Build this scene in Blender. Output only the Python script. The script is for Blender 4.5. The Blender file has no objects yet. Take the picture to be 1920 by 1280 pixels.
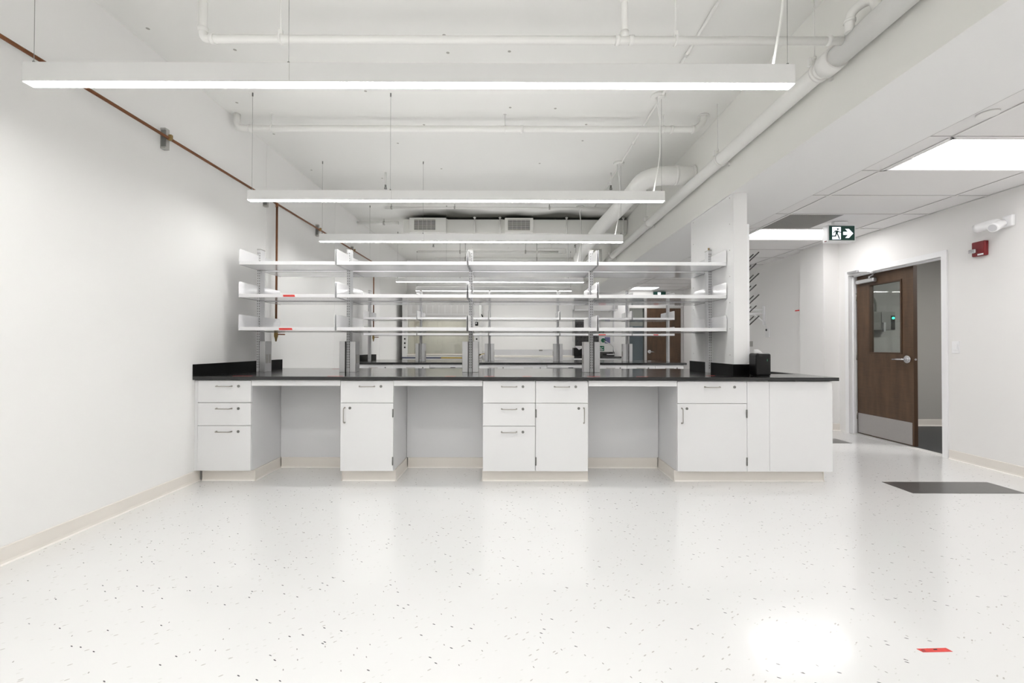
import bpy, bmesh, math, random
from mathutils import Vector, Matrix
random.seed(7)
PI = math.pi
sc = bpy.context.scene
COL = sc.collection

# ------------------------------------------------------------------ materials
def new_mat(name):
    m = bpy.data.materials.new(name); m.use_nodes = True
    nt = m.node_tree; nt.nodes.clear()
    out = nt.nodes.new('ShaderNodeOutputMaterial')
    return m, nt, out

def pbr(name, col, rough=0.5, metal=0.0, coat=0.0, spec=0.5, noise=0.0, nscale=8.0, bump=0.0, bscale=200.0, coat_rough=0.1):
    m, nt, out = new_mat(name)
    b = nt.nodes.new('ShaderNodeBsdfPrincipled')
    b.inputs['Base Color'].default_value = (*col, 1)
    b.inputs['Roughness'].default_value = rough
    b.inputs['Metallic'].default_value = metal
    b.inputs['Coat Weight'].default_value = coat
    b.inputs['Coat Roughness'].default_value = coat_rough
    b.inputs['Specular IOR Level'].default_value = spec
    nt.links.new(b.outputs[0], out.inputs[0])
    tc = nt.nodes.new('ShaderNodeTexCoord')
    if noise > 0:
        n = nt.nodes.new('ShaderNodeTexNoise'); n.inputs['Scale'].default_value = nscale
        nt.links.new(tc.outputs['Object'], n.inputs['Vector'])
        mx = nt.nodes.new('ShaderNodeMix'); mx.data_type = 'RGBA'
        mx.inputs[6].default_value = (*[c * (1 - noise) for c in col], 1)
        mx.inputs[7].default_value = (*[min(1, c * (1 + noise * .5)) for c in col], 1)
        nt.links.new(n.outputs[0], mx.inputs[0]); nt.links.new(mx.outputs[2], b.inputs['Base Color'])
    if bump > 0:
        n2 = nt.nodes.new('ShaderNodeTexNoise'); n2.inputs['Scale'].default_value = bscale
        nt.links.new(tc.outputs['Object'], n2.inputs['Vector'])
        bp = nt.nodes.new('ShaderNodeBump'); bp.inputs['Strength'].default_value = bump; bp.inputs['Distance'].default_value = 0.002
        nt.links.new(n2.outputs[0], bp.inputs['Height']); nt.links.new(bp.outputs[0], b.inputs['Normal'])
    return m

def emis(name, col, s):
    m, nt, out = new_mat(name)
    e = nt.nodes.new('ShaderNodeEmission'); e.inputs[0].default_value = (*col, 1); e.inputs[1].default_value = s
    nt.links.new(e.outputs[0], out.inputs[0]); return m

def glass_mat(name, tint, refl=1.5):
    m, nt, out = new_mat(name)
    t = nt.nodes.new('ShaderNodeBsdfTransparent'); t.inputs[0].default_value = (*tint, 1)
    g = nt.nodes.new('ShaderNodeBsdfGlossy'); g.inputs['Roughness'].default_value = 0.02
    lw = nt.nodes.new('ShaderNodeLayerWeight'); lw.inputs[0].default_value = .5
    pw = nt.nodes.new('ShaderNodeMath'); pw.operation = 'POWER'; pw.inputs[1].default_value = 5.0; nt.links.new(lw.outputs['Facing'], pw.inputs[0])
    f = nt.nodes.new('ShaderNodeMath'); f.operation = 'MULTIPLY_ADD'; f.inputs[1].default_value = .9; f.inputs[2].default_value = .045; nt.links.new(pw.outputs[0], f.inputs[0])
    mx = nt.nodes.new('ShaderNodeMixShader')
    nt.links.new(f.outputs[0], mx.inputs[0]); nt.links.new(t.outputs[0], mx.inputs[1]); nt.links.new(g.outputs[0], mx.inputs[2])
    nt.links.new(mx.outputs[0], out.inputs[0]); return m

def floor_mat():
    m, nt, out = new_mat('speckled_vinyl')
    N, L = nt.nodes.new, nt.links.new
    b = N('ShaderNodeBsdfPrincipled'); L(b.outputs[0], out.inputs[0])
    b.inputs['Roughness'].default_value = 0.20
    b.inputs['Specular IOR Level'].default_value = 0.45
    b.inputs['Coat Weight'].default_value = 0.55; b.inputs['Coat Roughness'].default_value = 0.09
    tc = N('ShaderNodeTexCoord')
    base = None
    prev = None
    col = (0.765, 0.764, 0.760)
    cur = N('ShaderNodeRGB'); cur.outputs[0].default_value = (*col, 1); cur = cur.outputs[0]
    # slight tone change from tile to tile
    ch = N('ShaderNodeTexWhiteNoise'); ch.noise_dimensions = '2D'
    sn = N('ShaderNodeVectorMath'); sn.operation = 'SNAP'; sn.inputs[1].default_value = (.3048, .3048, 10)
    L(tc.outputs['Object'], sn.inputs[0]); L(sn.outputs[0], ch.inputs['Vector'])
    mr = N('ShaderNodeMapRange'); mr.inputs[3].default_value = 0.0; mr.inputs[4].default_value = 0.12
    L(ch.outputs[0], mr.inputs[0])
    mx = N('ShaderNodeMix'); mx.data_type = 'RGBA'; L(mr.outputs[0], mx.inputs[0]); L(cur, mx.inputs[6])
    mx.inputs[7].default_value = (0.73, 0.726, 0.72, 1); cur = mx.outputs[2]
    # flecks: stretched voronoi cells at several angles and tones
    for ang, sx, sy, dens, dark, thr in ((0.5, 26, 85, .986, (.10, .10, .11), .19), (-0.7, 24, 70, .974, (.50, .48, .46), .19), (1.1, 30, 80, .982, (.34, .33, .32), .16), (2.6, 34, 90, .95, (.66, .66, .64), .20)):
        mp = N('ShaderNodeMapping'); mp.inputs['Rotation'].default_value = (0, 0, ang)
        mp.inputs['Location'].default_value = (ang * 3.1, ang * 7.7, 0)
        L(tc.outputs['Object'], mp.inputs[0])
        mp2 = N('ShaderNodeMapping'); mp2.inputs['Scale'].default_value = (sx, sy, 1); L(mp.outputs[0], mp2.inputs[0])
        v = N('ShaderNodeTexVoronoi'); v.voronoi_dimensions = '2D'; v.inputs['Scale'].default_value = 1.0
        L(mp2.outputs[0], v.inputs['Vector'])
        lt = N('ShaderNodeMath'); lt.operation = 'LESS_THAN'; lt.inputs[1].default_value = thr; L(v.outputs['Distance'], lt.inputs[0])
        sp = N('ShaderNodeSeparateColor'); L(v.outputs['Color'], sp.inputs[0])
        gt = N('ShaderNodeMath'); gt.operation = 'GREATER_THAN'; gt.inputs[1].default_value = dens; L(sp.outputs[0], gt.inputs[0])
        mu = N('ShaderNodeMath'); mu.operation = 'MULTIPLY'; L(lt.outputs[0], mu.inputs[0]); L(gt.outputs[0], mu.inputs[1])
        mx = N('ShaderNodeMix'); mx.data_type = 'RGBA'; L(mu.outputs[0], mx.inputs[0]); L(cur, mx.inputs[6])
        mx.inputs[7].default_value = (*dark, 1); cur = mx.outputs[2]
    L(cur, b.inputs['Base Color'])
    n2 = N('ShaderNodeTexNoise'); n2.inputs['Scale'].default_value = 3.0; L(tc.outputs['Object'], n2.inputs['Vector'])
    bp = N('ShaderNodeBump'); bp.inputs['Strength'].default_value = 0.12; bp.inputs['Distance'].default_value = 0.004
    L(n2.outputs[0], bp.inputs['Height']); L(bp.outputs[0], b.inputs['Normal'])
    return m

def wood_mat():
    m, nt, out = new_mat('dark_wood_veneer')
    N, L = nt.nodes.new, nt.links.new
    b = N('ShaderNodeBsdfPrincipled'); L(b.outputs[0], out.inputs[0]); b.inputs['Roughness'].default_value = 0.42
    tc = N('ShaderNodeTexCoord')
    mp = N('ShaderNodeMapping'); mp.inputs['Scale'].default_value = (6, 6, 1.2); L(tc.outputs['Object'], mp.inputs[0])
    n = N('ShaderNodeTexNoise'); n.inputs['Scale'].default_value = 2.2; n.inputs['Detail'].default_value = 8; L(mp.outputs[0], n.inputs['Vector'])
    mp2 = N('ShaderNodeMapping'); mp2.inputs['Scale'].default_value = (3, 3, 28); L(tc.outputs['Object'], mp2.inputs[0])
    n2 = N('ShaderNodeTexNoise'); n2.inputs['Scale'].default_value = 2.0; n2.inputs['Detail'].default_value = 4; L(mp2.outputs[0], n2.inputs['Vector'])
    ad = N('ShaderNodeMath'); ad.operation = 'MULTIPLY_ADD'; ad.inputs[1].default_value = .35; L(n2.outputs[0], ad.inputs[0]); L(n.outputs[0], ad.inputs[2])
    r = N('ShaderNodeValToRGB'); L(ad.outputs[0], r.inputs[0])
    r.color_ramp.elements[0].position = .45; r.color_ramp.elements[0].color = (0.058, 0.033, 0.018, 1)
    r.color_ramp.elements[1].position = .92; r.color_ramp.elements[1].color = (0.108, 0.060, 0.032, 1)
    L(r.outputs[0], b.inputs['Base Color']); return m

def ceiling_mat():
    # painted slab; a dark soft-edged patch above the duct
    m, nt, out = new_mat('painted_slab')
    N, L = nt.nodes.new, nt.links.new
    b = N('ShaderNodeBsdfPrincipled'); L(b.outputs[0], out.inputs[0]); b.inputs['Roughness'].default_value = 0.8
    tc = N('ShaderNodeTexCoord'); sp = N('ShaderNodeSeparateXYZ'); L(tc.outputs['Object'], sp.inputs[0])
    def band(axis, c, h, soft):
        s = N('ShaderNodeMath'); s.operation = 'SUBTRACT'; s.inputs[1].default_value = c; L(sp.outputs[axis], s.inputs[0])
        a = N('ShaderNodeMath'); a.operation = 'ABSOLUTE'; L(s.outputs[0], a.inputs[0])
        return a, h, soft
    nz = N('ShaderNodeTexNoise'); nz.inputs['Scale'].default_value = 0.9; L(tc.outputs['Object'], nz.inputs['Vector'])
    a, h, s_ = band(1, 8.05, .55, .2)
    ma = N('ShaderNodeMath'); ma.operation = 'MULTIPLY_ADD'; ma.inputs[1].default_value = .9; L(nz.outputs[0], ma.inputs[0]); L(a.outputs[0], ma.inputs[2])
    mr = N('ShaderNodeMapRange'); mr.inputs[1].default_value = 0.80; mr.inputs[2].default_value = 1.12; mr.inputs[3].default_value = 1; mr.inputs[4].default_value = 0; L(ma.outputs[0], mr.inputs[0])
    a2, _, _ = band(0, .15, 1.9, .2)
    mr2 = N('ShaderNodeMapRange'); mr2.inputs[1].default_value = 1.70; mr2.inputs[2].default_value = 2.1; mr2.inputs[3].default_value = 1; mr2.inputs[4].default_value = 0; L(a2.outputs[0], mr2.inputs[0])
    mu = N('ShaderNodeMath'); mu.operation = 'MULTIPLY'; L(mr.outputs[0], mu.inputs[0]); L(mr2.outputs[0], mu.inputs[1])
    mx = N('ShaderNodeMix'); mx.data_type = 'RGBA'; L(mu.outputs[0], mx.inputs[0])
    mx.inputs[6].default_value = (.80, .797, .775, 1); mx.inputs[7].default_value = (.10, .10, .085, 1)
    # specks left in the slab
    v = N('ShaderNodeTexVoronoi'); v.voronoi_dimensions = '2D'; v.inputs['Scale'].default_value = 2.4; L(tc.outputs['Object'], v.inputs['Vector'])
    lt = N('ShaderNodeMath'); lt.operation = 'LESS_THAN'; lt.inputs[1].default_value = .03; L(v.outputs['Distance'], lt.inputs[0])
    sc_ = N('ShaderNodeSeparateColor'); L(v.outputs['Color'], sc_.inputs[0]); g_ = N('ShaderNodeMath'); g_.operation = 'GREATER_THAN'; g_.inputs[1].default_value = .8; L(sc_.outputs[0], g_.inputs[0])
    m_ = N('ShaderNodeMath'); m_.operation = 'MULTIPLY'; L(lt.outputs[0], m_.inputs[0]); L(g_.outputs[0], m_.inputs[1]); lt = m_
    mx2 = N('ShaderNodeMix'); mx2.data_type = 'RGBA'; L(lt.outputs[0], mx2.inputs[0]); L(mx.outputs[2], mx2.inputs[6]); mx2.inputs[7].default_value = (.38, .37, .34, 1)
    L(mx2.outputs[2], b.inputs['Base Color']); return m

M = {}
M['wall'] = pbr('white_wall_paint', (.82, .815, .805), .75, bump=.05, bscale=60)
M['wallR'] = pbr('warm_white_wall_paint', (.80, .79, .78), .75, bump=.05, bscale=60)
M['soffit'] = pbr('cream_bulkhead_paint', (.80, .797, .765), .8)
M['soffit2'] = pbr('white_drywall', (.82, .818, .815), .8)
M['pipe'] = pbr('painted_pipe', (.81, .807, .785), .55, bump=.15, bscale=25)
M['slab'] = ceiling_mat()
M['tile'] = pbr('ceiling_tile', (.80, .79, .785), .9, bump=.25, bscale=350)
M['tee'] = pbr('white_tee', (.82, .81, .80), .5)
M['teedark'] = pbr('shadow_reveal', (.54, .53, .52), .7)
M['floor'] = floor_mat()
M['inlay'] = pbr('charcoal_vinyl', (.075, .070, .070), .32, coat=.3, noise=.15, nscale=30)
M['vinyl'] = pbr('beige_vinyl_base', (.77, .73, .68), .5)
M['vinyl2'] = pbr('beige_vinyl_toe', (.86, .83, .79), .4)
M['lam'] = pbr('white_laminate', (.76, .76, .765), .42)
M['black2'] = pbr('black_epoxy_splash', (.003, .003, .003), .5, spec=.12)
M['hem'] = pbr('shelf_hem_shadow_gap', (.16, .16, .16), .6)
M['lamgrey'] = pbr('laminate_side', (.72, .72, .73), .45)
M['dark'] = pbr('gap_black', (.03, .03, .03), .8)
M['black'] = pbr('black_epoxy', (.010, .010, .011), .16, spec=.55, coat=.3, coat_rough=.08)
M['shelf'] = pbr('white_powder_coat', (.80, .80, .815), .25, coat=1.0, coat_rough=.07)
M['post'] = pbr('post_powder_coat', (.66, .66, .67), .4)
M['slot'] = pbr('slot_dark', (.05, .05, .05), .8)
M['alu'] = pbr('brushed_aluminium', (.57, .57, .58), .36, metal=.75, bump=.1, bscale=300)
M['aludark'] = pbr('aluminium_recess', (.07, .07, .07), .6)
M['wire'] = pbr('steel_wire', (.16, .16, .15), .5)
M['nickel'] = pbr('satin_nickel', (.42, .40, .37), .35, metal=.9)
M['chrome'] = pbr('chrome', (.72, .72, .74), .18, metal=1)
M['steel'] = pbr('kick_plate_steel', (.50, .48, .47), .42, metal=.8, noise=.06, nscale=60)
M['hinge'] = pbr('hinge_steel', (.22, .22, .21), .45, metal=.8)
M['red'] = pbr('red_tape', (.72, .045, .035), .45, noise=.25, nscale=40)
M['alarm'] = pbr('alarm_red', (.19, .010, .014), .3)
M['copper'] = pbr('copper_pipe', (.23, .10, .052), .38, metal=.85, noise=.4, nscale=5)
M['brass'] = pbr('brass', (.32, .22, .09), .35, metal=.9)
M['strut'] = pbr('galvanised', (.46, .45, .43), .5, metal=.6)
M['wood'] = wood_mat()
M['wooddark'] = pbr('dark_wood_edge', (.055, .028, .014), .5)
M['frame'] = pbr('white_frame_enamel', (.83, .83, .84), .3)
M['greyframe'] = pbr('grey_frame_enamel', (.50, .49, .48), .4)
M['glass'] = glass_mat('door_glass', (.86, .89, .88), 1.5)
M['glassdark'] = glass_mat('tinted_glass', (.62, .64, .63), 1.5)
M['body'] = pbr('lamp_housing', (.82, .82, .815), .45)
M['lamp'] = emis('lamp_lens', (1.0, .99, .97), 16.5)
M['troffer'] = emis('troffer_lens', (1.0, .985, .97), 7.0)
M['troffer2'] = emis('troffer_basket', (1.0, .985, .98), .44); M['added_uplight'] = emis('added_uplight_strip', (1.0, .99, .97), 3.6); M['hoodfill'] = emis('added_hood_glow', (1.0, .96, .90), 6.0)  # pendant top strip and hood glow are added to brighten ceiling and hood
M['white'] = pbr('white_plastic', (.85, .85, .86), .35)
M['blackp'] = pbr('black_plastic', (.004, .004, .004), .3, spec=.3)
M['tissue'] = pbr('tissue', (.75, .75, .75), .9)
M['green'] = pbr('sign_green', (.008, .055, .042), .35)
M['signw'] = emis('sign_lit_white', (.80, .83, .95), .85)
M['signpic'] = pbr('safety_green', (.0, .12, .06), .4)
M['blue'] = pbr('poster_blue', (.20, .20, .38), .6, noise=.5, nscale=14)
M['gmark'] = pbr('green_mark', (.02, .16, .08), .4)
M['gdot'] = emis('green_led', (.05, 1.0, .45), 1.6)
M['corrwall'] = pbr('grey_corridor_paint', (.40, .39, .37), .8)
M['corrfloor'] = pbr('dark_corridor_floor', (.045, .047, .050), .5)
M['box'] = pbr('grey_enclosure', (.20, .195, .175), .45)
M['boxface'] = pbr('grey_enclosure_face', (.27, .26, .25), .45)
M['hood'] = pbr('hood_white', (.72, .715, .71), .4)
M['hoodpanel'] = pbr('hood_grey_panel', (.63, .62, .61), .35)
M['liner'] = pbr('hood_liner', (.66, .61, .55), .6, noise=.1, nscale=4)
M['navy'] = pbr('navy_strip', (.018, .026, .07), .4)
M['gold'] = pbr('yellow_strip', (.42, .29, .05), .4)
M['bsgrey'] = pbr('grey_splash', (.60, .60, .62), .4)
M['ltop'] = pbr('pale_worktop', (.78, .75, .70), .3)
M['grille'] = pbr('grille_dark', (.10, .10, .085), .7)
M['bluepanel'] = pbr('pale_blue_board', (.48, .58, .70), .4)
M['pegs'] = pbr('black_pegs', (.014, .013, .013), .35)

# ------------------------------------------------------------------ mesh helpers
def nb(): return bmesh.new()

def box(bm, x0, x1, y0, y1, z0, z1, mi=0, bev=0.0):
    r = bmesh.ops.create_cube(bm, size=1)
    vs = r['verts']
    for v in vs:
        v.co = Vector(((x0 + x1) / 2 + v.co.x * (x1 - x0), (y0 + y1) / 2 + v.co.y * (y1 - y0), (z0 + z1) / 2 + v.co.z * (z1 - z0)))
    fs = set(f for v in vs for f in v.link_faces)
    for f in fs: f.material_index = mi
    if bev > 0:
        es = list(set(e for f in fs for e in f.edges))
        rb = bmesh.ops.bevel(bm, geom=es, offset=bev, segments=2, affect='EDGES', profile=.5)
        for f in rb['faces']: f.material_index = mi
    return bm

def tube(bm, pts, r, seg=10, mi=0, caps=True, rad=None):
    pts = [Vector(p) for p in pts]; n = len(pts); rings = []
    up = None
    for i, p in enumerate(pts):
        t = (pts[min(i + 1, n - 1)] - pts[max(i - 1, 0)]).normalized()
        if up is None:
            up = Vector((0, 0, 1)) if abs(t.z) < .9 else Vector((1, 0, 0))
        a = (up - t * up.dot(t)).normalized(); b = t.cross(a); up = a
        rr = rad[i] if rad else r
        rings.append([bm.verts.new(p + a * rr * math.cos(2 * PI * k / seg) + b * rr * math.sin(2 * PI * k / seg)) for k in range(seg)])
    for i in range(n - 1):
        for k in range(seg):
            f = bm.faces.new((rings[i][k], rings[i][(k + 1) % seg], rings[i + 1][(k + 1) % seg], rings[i + 1][k])); f.smooth = True; f.material_index = mi
    if caps:
        f = bm.faces.new(rings[0][::-1]); f.material_index = mi
        f = bm.faces.new(rings[-1]); f.material_index = mi
    return bm

def cyl(bm, p0, p1, r, seg=16, mi=0): return tube(bm, [p0, p1], r, seg, mi)

def bend(pts, r, n=6):
    """round the corners of a polyline"""
    P = [Vector(p) for p in pts]; out = [P[0]]
    for i in range(1, len(P) - 1):
        a = (P[i - 1] - P[i]); b = (P[i + 1] - P[i])
        rr = min(r, a.length * .49, b.length * .49)
        s = P[i] + a.normalized() * rr; e = P[i] + b.normalized() * rr
        for k in range(n + 1):
            t = k / n; out.append(s * (1 - t) ** 2 + P[i] * 2 * t * (1 - t) + e * t * t)
    out.append(P[-1]); return out

def prism(bm, prof, axis, a0, a1, mi=0):
    """extrude a 2-D outline. axis 'x': prof=(y,z); 'y': (x,z); 'z': (x,y)"""
    def mk(p, a):
        return {'x': (a, p[0], p[1]), 'y': (p[0], a, p[1]), 'z': (p[0], p[1], a)}[axis]
    A = [bm.verts.new(mk(p, a0)) for p in prof]; B = [bm.verts.new(mk(p, a1)) for p in prof]
    n = len(prof); fs = []
    fs.append(bm.faces.new(A)); fs.append(bm.faces.new(B[::-1]))
    for k in range(n): fs.append(bm.faces.new((A[k], B[k], B[(k + 1) % n], A[(k + 1) % n])))
    for f in fs: f.material_index = mi
    bmesh.ops.recalc_face_normals(bm, faces=fs)
    return bm

WL = {}
def obj(name, bm, mats, parent=None, loc=None):
    """link bm as one mesh; verts given in world coordinates"""
    if not isinstance(mats, (list, tuple)): mats = [mats]
    if parent is not None: org = WL[parent.name]
    else:
        if loc is None:
            xs = [v.co.x for v in bm.verts]; ys = [v.co.y for v in bm.verts]; zs = [v.co.z for v in bm.verts]
            loc = ((min(xs) + max(xs)) / 2, (min(ys) + max(ys)) / 2, min(zs))
        org = Vector(loc)
    for v in bm.verts: v.co -= org
    me = bpy.data.meshes.new(name); bm.to_mesh(me); bm.free()
    for m in mats: me.materials.append(M[m])
    o = bpy.data.objects.new(name, me); COL.objects.link(o)
    if parent is not None: o.parent = parent
    else: o.location = org
    WL[o.name] = org
    return o

def thing(name, label, cat, loc, group=None):
    o = bpy.data.objects.new(name, None); COL.objects.link(o); o.location = loc
    o.empty_display_size = .1
    o['label'] = label; o['category'] = cat
    if group: o['group'] = group
    WL[o.name] = Vector(loc); return o

def tag(o, label, cat, group=None):
    o['label'] = label; o['category'] = cat
    if group: o['group'] = group
    return o

def struct(name, bm, mats, parent=None, zero=True):
    o = obj(name, bm, mats, parent, loc=(0, 0, 0) if parent is None else None)
    if parent is None: o['kind'] = 'structure'
    return o

# ------------------------------------------------------------------ room shell
XL, XR, XS, XSR = -2.72, 4.62, 2.017, 2.797
ZC, ZS, ZR = 3.42, 2.5855, 2.636
YB, YF = -4.2, 11.70          # wall behind the camera, far wall
DY0, DY1, DZ = 4.80, 6.15, 2.157   # door opening in the right wall

b = nb(); box(b, XL - .1, XR + .12, YB - .1, YF + .12, -.1, 0); struct('floor', b, 'floor')
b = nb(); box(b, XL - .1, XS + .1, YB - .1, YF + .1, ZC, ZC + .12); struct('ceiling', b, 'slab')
b = nb(); box(b, XL - .12, XL, YB, YF, 0, ZC); struct('wall_left', b, 'wall')
b = nb()
box(b, XR, XR + .12, YB, DY0, 0, 2.8); box(b, XR, XR + .12, DY0, DY1, DZ, 2.8); box(b, XR, XR + .12, DY1, 6.33, 0, 2.8)
box(b, 4.40, XR + .12, 6.33, 6.85, 0, 2.8); box(b, 4.48, XR + .12, 6.85, YF, 0, 2.8)
struct('wall_right', b, 'wallR')
b = nb(); box(b, XL - .12, XR + .12, YB - .12, YB, 0, ZC); struct('wall_front', b, 'wall')
# far wall with an opening for the sidelight
SX0, SX1, SZ = 3.06, 3.463, 2.175
b = nb()
box(b, XL - .12, SX0, YF, YF + .12, 0, ZC); box(b, SX0, SX1, YF, YF + .12, SZ, 2.8); box(b, SX1, XR + .12, YF, YF + .12, 0, 2.8)
struct('wall_back', b, 'wall')
# bulkhead between the tall bay and the low tiled ceiling: cream face, white underside
b = nb(); box(b, XS, XS + .12, YB, YF, ZS, ZC)
struct('wall_bulkhead', b, 'soffit')
b = nb(); box(b, XS + .001, XSR, YB, YF, ZS - .001, ZR + .02); struct('trim_1', b, 'soffit2')
# tiled ceiling on the right
b = nb(); box(b, XSR, XR + .12, YB, YF, ZR + .006, ZR + .03)
struct('ceiling_tiles', b, 'tile').name = 'ceiling.001'
# grid of tees: one mesh, the pattern of the ceiling
b = nb()
TX = (3.07, 4.289)
yk = [3.113 + .6096 * i for i in range(-12, 15)]
for x in TX: box(b, x - .012, x + .012, YB, YF, ZR, ZR + .007)
for y in yk: box(b, XSR, XR, y - .010, y + .010, ZR, ZR + .0065)
box(b, XR - .02, XR, YB, 6.33, ZR, ZR + .007); box(b, XSR, XSR + .018, YB, YF, ZR, ZR + .007)
for x in TX: box(b, x - .0135, x - .0118, YB, YF, ZR - .0008, ZR + .006, 1)
for y in yk: box(b, XSR, XR, y - .0115, y - .0098, ZR - .0006, ZR + .006, 1)
box(b, XR - .023, XR - .019, YB, 6.33, ZR - .002, ZR + .006, 1); box(b, XSR - .003, XSR + .001, YB, YF, ZS - .002, ZS + .012, 1)
struct('trim_2', b, ['tee', 'teedark'])
# wall stub that carries the end of the shelving
PX0, PX1, PY0, PY1 = 2.03, 2.155, 4.10, 5.075
b = nb(); box(b, PX0, PX1, PY0, PY1, .914, ZS - .001, bev=.003)
for y in (PY0 + .07, PY1 - .07):
    for z in [1.10 + .243 * k for k in range(7)]:
        cyl(b, (PX0 - .002, y, z), (PX0 + .001, y, z), .005, 8, 1)
struct('wall_stub', b, ['soffit2', 'strut'])

def coved(bm, p0, p1, side, h=.10, t=.007, mi=0):
    """vinyl cove base along a straight run; side = unit vector into the room"""
    p0 = Vector((*p0, 0)); p1 = Vector((*p1, 0)); s = Vector((*side, 0))
    prof = [(0, 0), (.016, 0), (.016, .003), (.010, .010), (t, .024), (t, h - .004), (t - .003, h), (0, h)]
    rA = [bm.verts.new(p0 + s * a + Vector((0, 0, z))) for a, z in prof]
    rB = [bm.verts.new(p1 + s * a + Vector((0, 0, z))) for a, z in prof]
    fs = []
    for k in range(len(prof)):
        q = (k + 1) % len(prof)
        f = bm.faces.new((rA[k], rA[q], rB[q], rB[k])); f.material_index = mi + (1 if k in (1, 2) else 0); fs.append(f)
    fs.append(bm.faces.new(rA[::-1])); fs.append(bm.faces.new(rB))
    bmesh.ops.recalc_face_normals(bm, faces=fs)

b = nb(); coved(b, (XL, YB), (XL, 3.94), (1, 0)); coved(b, (XL, 5.32), (XL, 7.30), (1, 0)); coved(b, (XL, 8.7), (XL, YF), (1, 0))
struct('baseboard_left', b, ['vinyl', 'vinyl2'])
b = nb(); coved(b, (XR, YB), (XR, DY0 - .055), (-1, 0)); coved(b, (4.40, 6.33), (XR, 6.33), (0, -1)); coved(b, (4.40, 6.33), (4.40, 6.85), (-1, 0)); coved(b, (4.48, 6.85), (4.48, YF), (-1, 0))
struct('baseboard_right', b, ['vinyl', 'vinyl2'])

# corridor beyond the near door
b = nb(); box(b, XR + .12, 8.0, 2.6, 6.9, -.1, -.002); struct('floor', b, 'corrfloor')
b = nb(); box(b, XR + .12, 8.0, 6.71, 6.83, 0, 2.75); coved(b, (XR + .12, 6.71), (8.0, 6.71), (0, -1), mi=1)
struct('wall_corridor_back', b, ['corrwall', 'vinyl', 'vinyl2'])
b = nb(); box(b, 8.0, 8.1, 2.6, 6.83, 0, 2.75); box(b, XR + .12, 8.0, 2.5, 2.6, 0, 2.75); struct('wall_corridor_side', b, 'corrwall')
b = nb(); box(b, XR + .12, 8.1, 2.5, 6.9, 2.70, 2.78); struct('ceiling', b, 'corrwall')

# room beyond the sidelight
b = nb(); box(b, 2.3, 5.6, YF + .12, 14.6, -.1, -.001); struct('floor', b, 'corrfloor')
b = nb(); box(b, 2.2, 2.3, YF + .12, 14.6, 0, 2.7); box(b, 5.6, 5.7, YF + .12, 14.6, 0, 2.7); box(b, 2.2, 5.7, 14.6, 14.7, 0, 2.7); struct('wall_office', b, 'corrwall')
b = nb(); box(b, 2.2, 5.7, YF + .12, 14.7, 2.7, 2.78); struct('ceiling', b, 'corrwall')

# ------------------------------------------------------------------ near door
d = bpy.data.objects.new('door_1', None); COL.objects.link(d); d.location = (XR + .11, DY1, 0); d['kind'] = 'structure'; WL['door_1'] = Vector(d.location)
b = nb()
e = .050
for (y0, y1) in ((DY0 - e, DY0 + .012), (DY1 - .012, DY1 + e)):
    box(b, XR - .014, XR + .13, y0, y1, 0, DZ + e, bev=.002)
box(b, XR - .0138, XR + .13, DY0, DY1, DZ - .012, DZ + e, bev=.002)
box(b, XR + .045, XR + .075, DY1 - .030, DY1 - .010, 0, DZ); box(b, XR + .045, XR + .075, DY0 + .010, DY0 + .030, 0, DZ); box(b, XR + .045, XR + .075, DY0, DY1, DZ - .03, DZ - .01)
struct('door_frame', b, 'frame', d)
# leaf: a panel with a cut-out for the glass
HY, LY, LX = 6.118, 5.275, 4.712      # hinge side, latch side, room-side face
def leafx(y): return LX + (HY - y) * .012
b = nb()
GZ0, GZ1, GY0, GY1 = 1.105, 1.985, 5.44, 5.905
for (y0, y1, z0, z1) in ((LY, HY, .012, GZ0), (LY, HY, GZ1, 2.135), (LY, GY0, GZ0, GZ1), (GY1, HY, GZ0, GZ1)):
    prism(b, [(leafx(y0), y0), (leafx(y1), y1), (leafx(y1) + .044, y1), (leafx(y0) + .044, y0)], 'z', z0, z1)
leaf = struct('door_leaf', b, 'wood', d)
b = nb(); box(b, leafx(LY) - .0005, leafx(LY) + .0445, LY - .003, LY, .012, 2.135); struct('edge_strip', b, 'wooddark', leaf)
b = nb()
for (y0, y1, z0, z1) in ((GY0 - .016, GY1 + .016, GZ0 - .016, GZ0 + .004), (GY0 - .016, GY1 + .016, GZ1 - .004, GZ1 + .016), (GY0 - .016, GY0 + .004, GZ0, GZ1), (GY1 - .004, GY1 + .016, GZ0, GZ1)):
    box(b, LX - .0, LX + .05, y0, y1, z0, z1)
struct('glazing_bead', b, 'wooddark', leaf)
b = nb(); box(b, LX + .024, LX + .029, GY0, GY1, GZ0, GZ1); struct('glass_pane', b, 'glass', leaf)
b = nb(); prism(b, [(leafx(LY + .02) - .003, LY + .02), (leafx(HY - .01) - .003, HY - .01), (leafx(HY - .01) - .0005, HY - .01), (leafx(LY + .02) - .0005, LY + .02)], 'z', .022, .285)
struct('kick_plate', b, 'steel', leaf)
b = nb(); hx, hy, hz = leafx(LY + .075), LY + .075, 1.03
cyl(b, (hx - .002, hy, hz), (hx - .014, hy, hz), .045, 24); cyl(b, (hx - .012, hy, hz), (hx - .03, hy, hz), .030, 20)
tube(b, bend([(hx - .028, hy, hz), (hx - .062, hy, hz), (hx - .066, hy + .04, hz), (hx - .062, hy + .145, hz - .004)], .02), .011, 10)
cyl(b, (hx + .02, LY - .008, hz), (hx + .02, LY - .002, hz), .013, 12)
struct('lever_handle', b, 'chrome', leaf)
b = nb()
cz = 2.045
box(b, LX - .058, LX - .006, 5.775, 6.075, cz - .026, cz + .026, bev=.012)
cyl(b, (LX - .035, 5.86, cz + .02), (LX - .035, 5.86, cz + .052), .014, 12)
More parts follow.
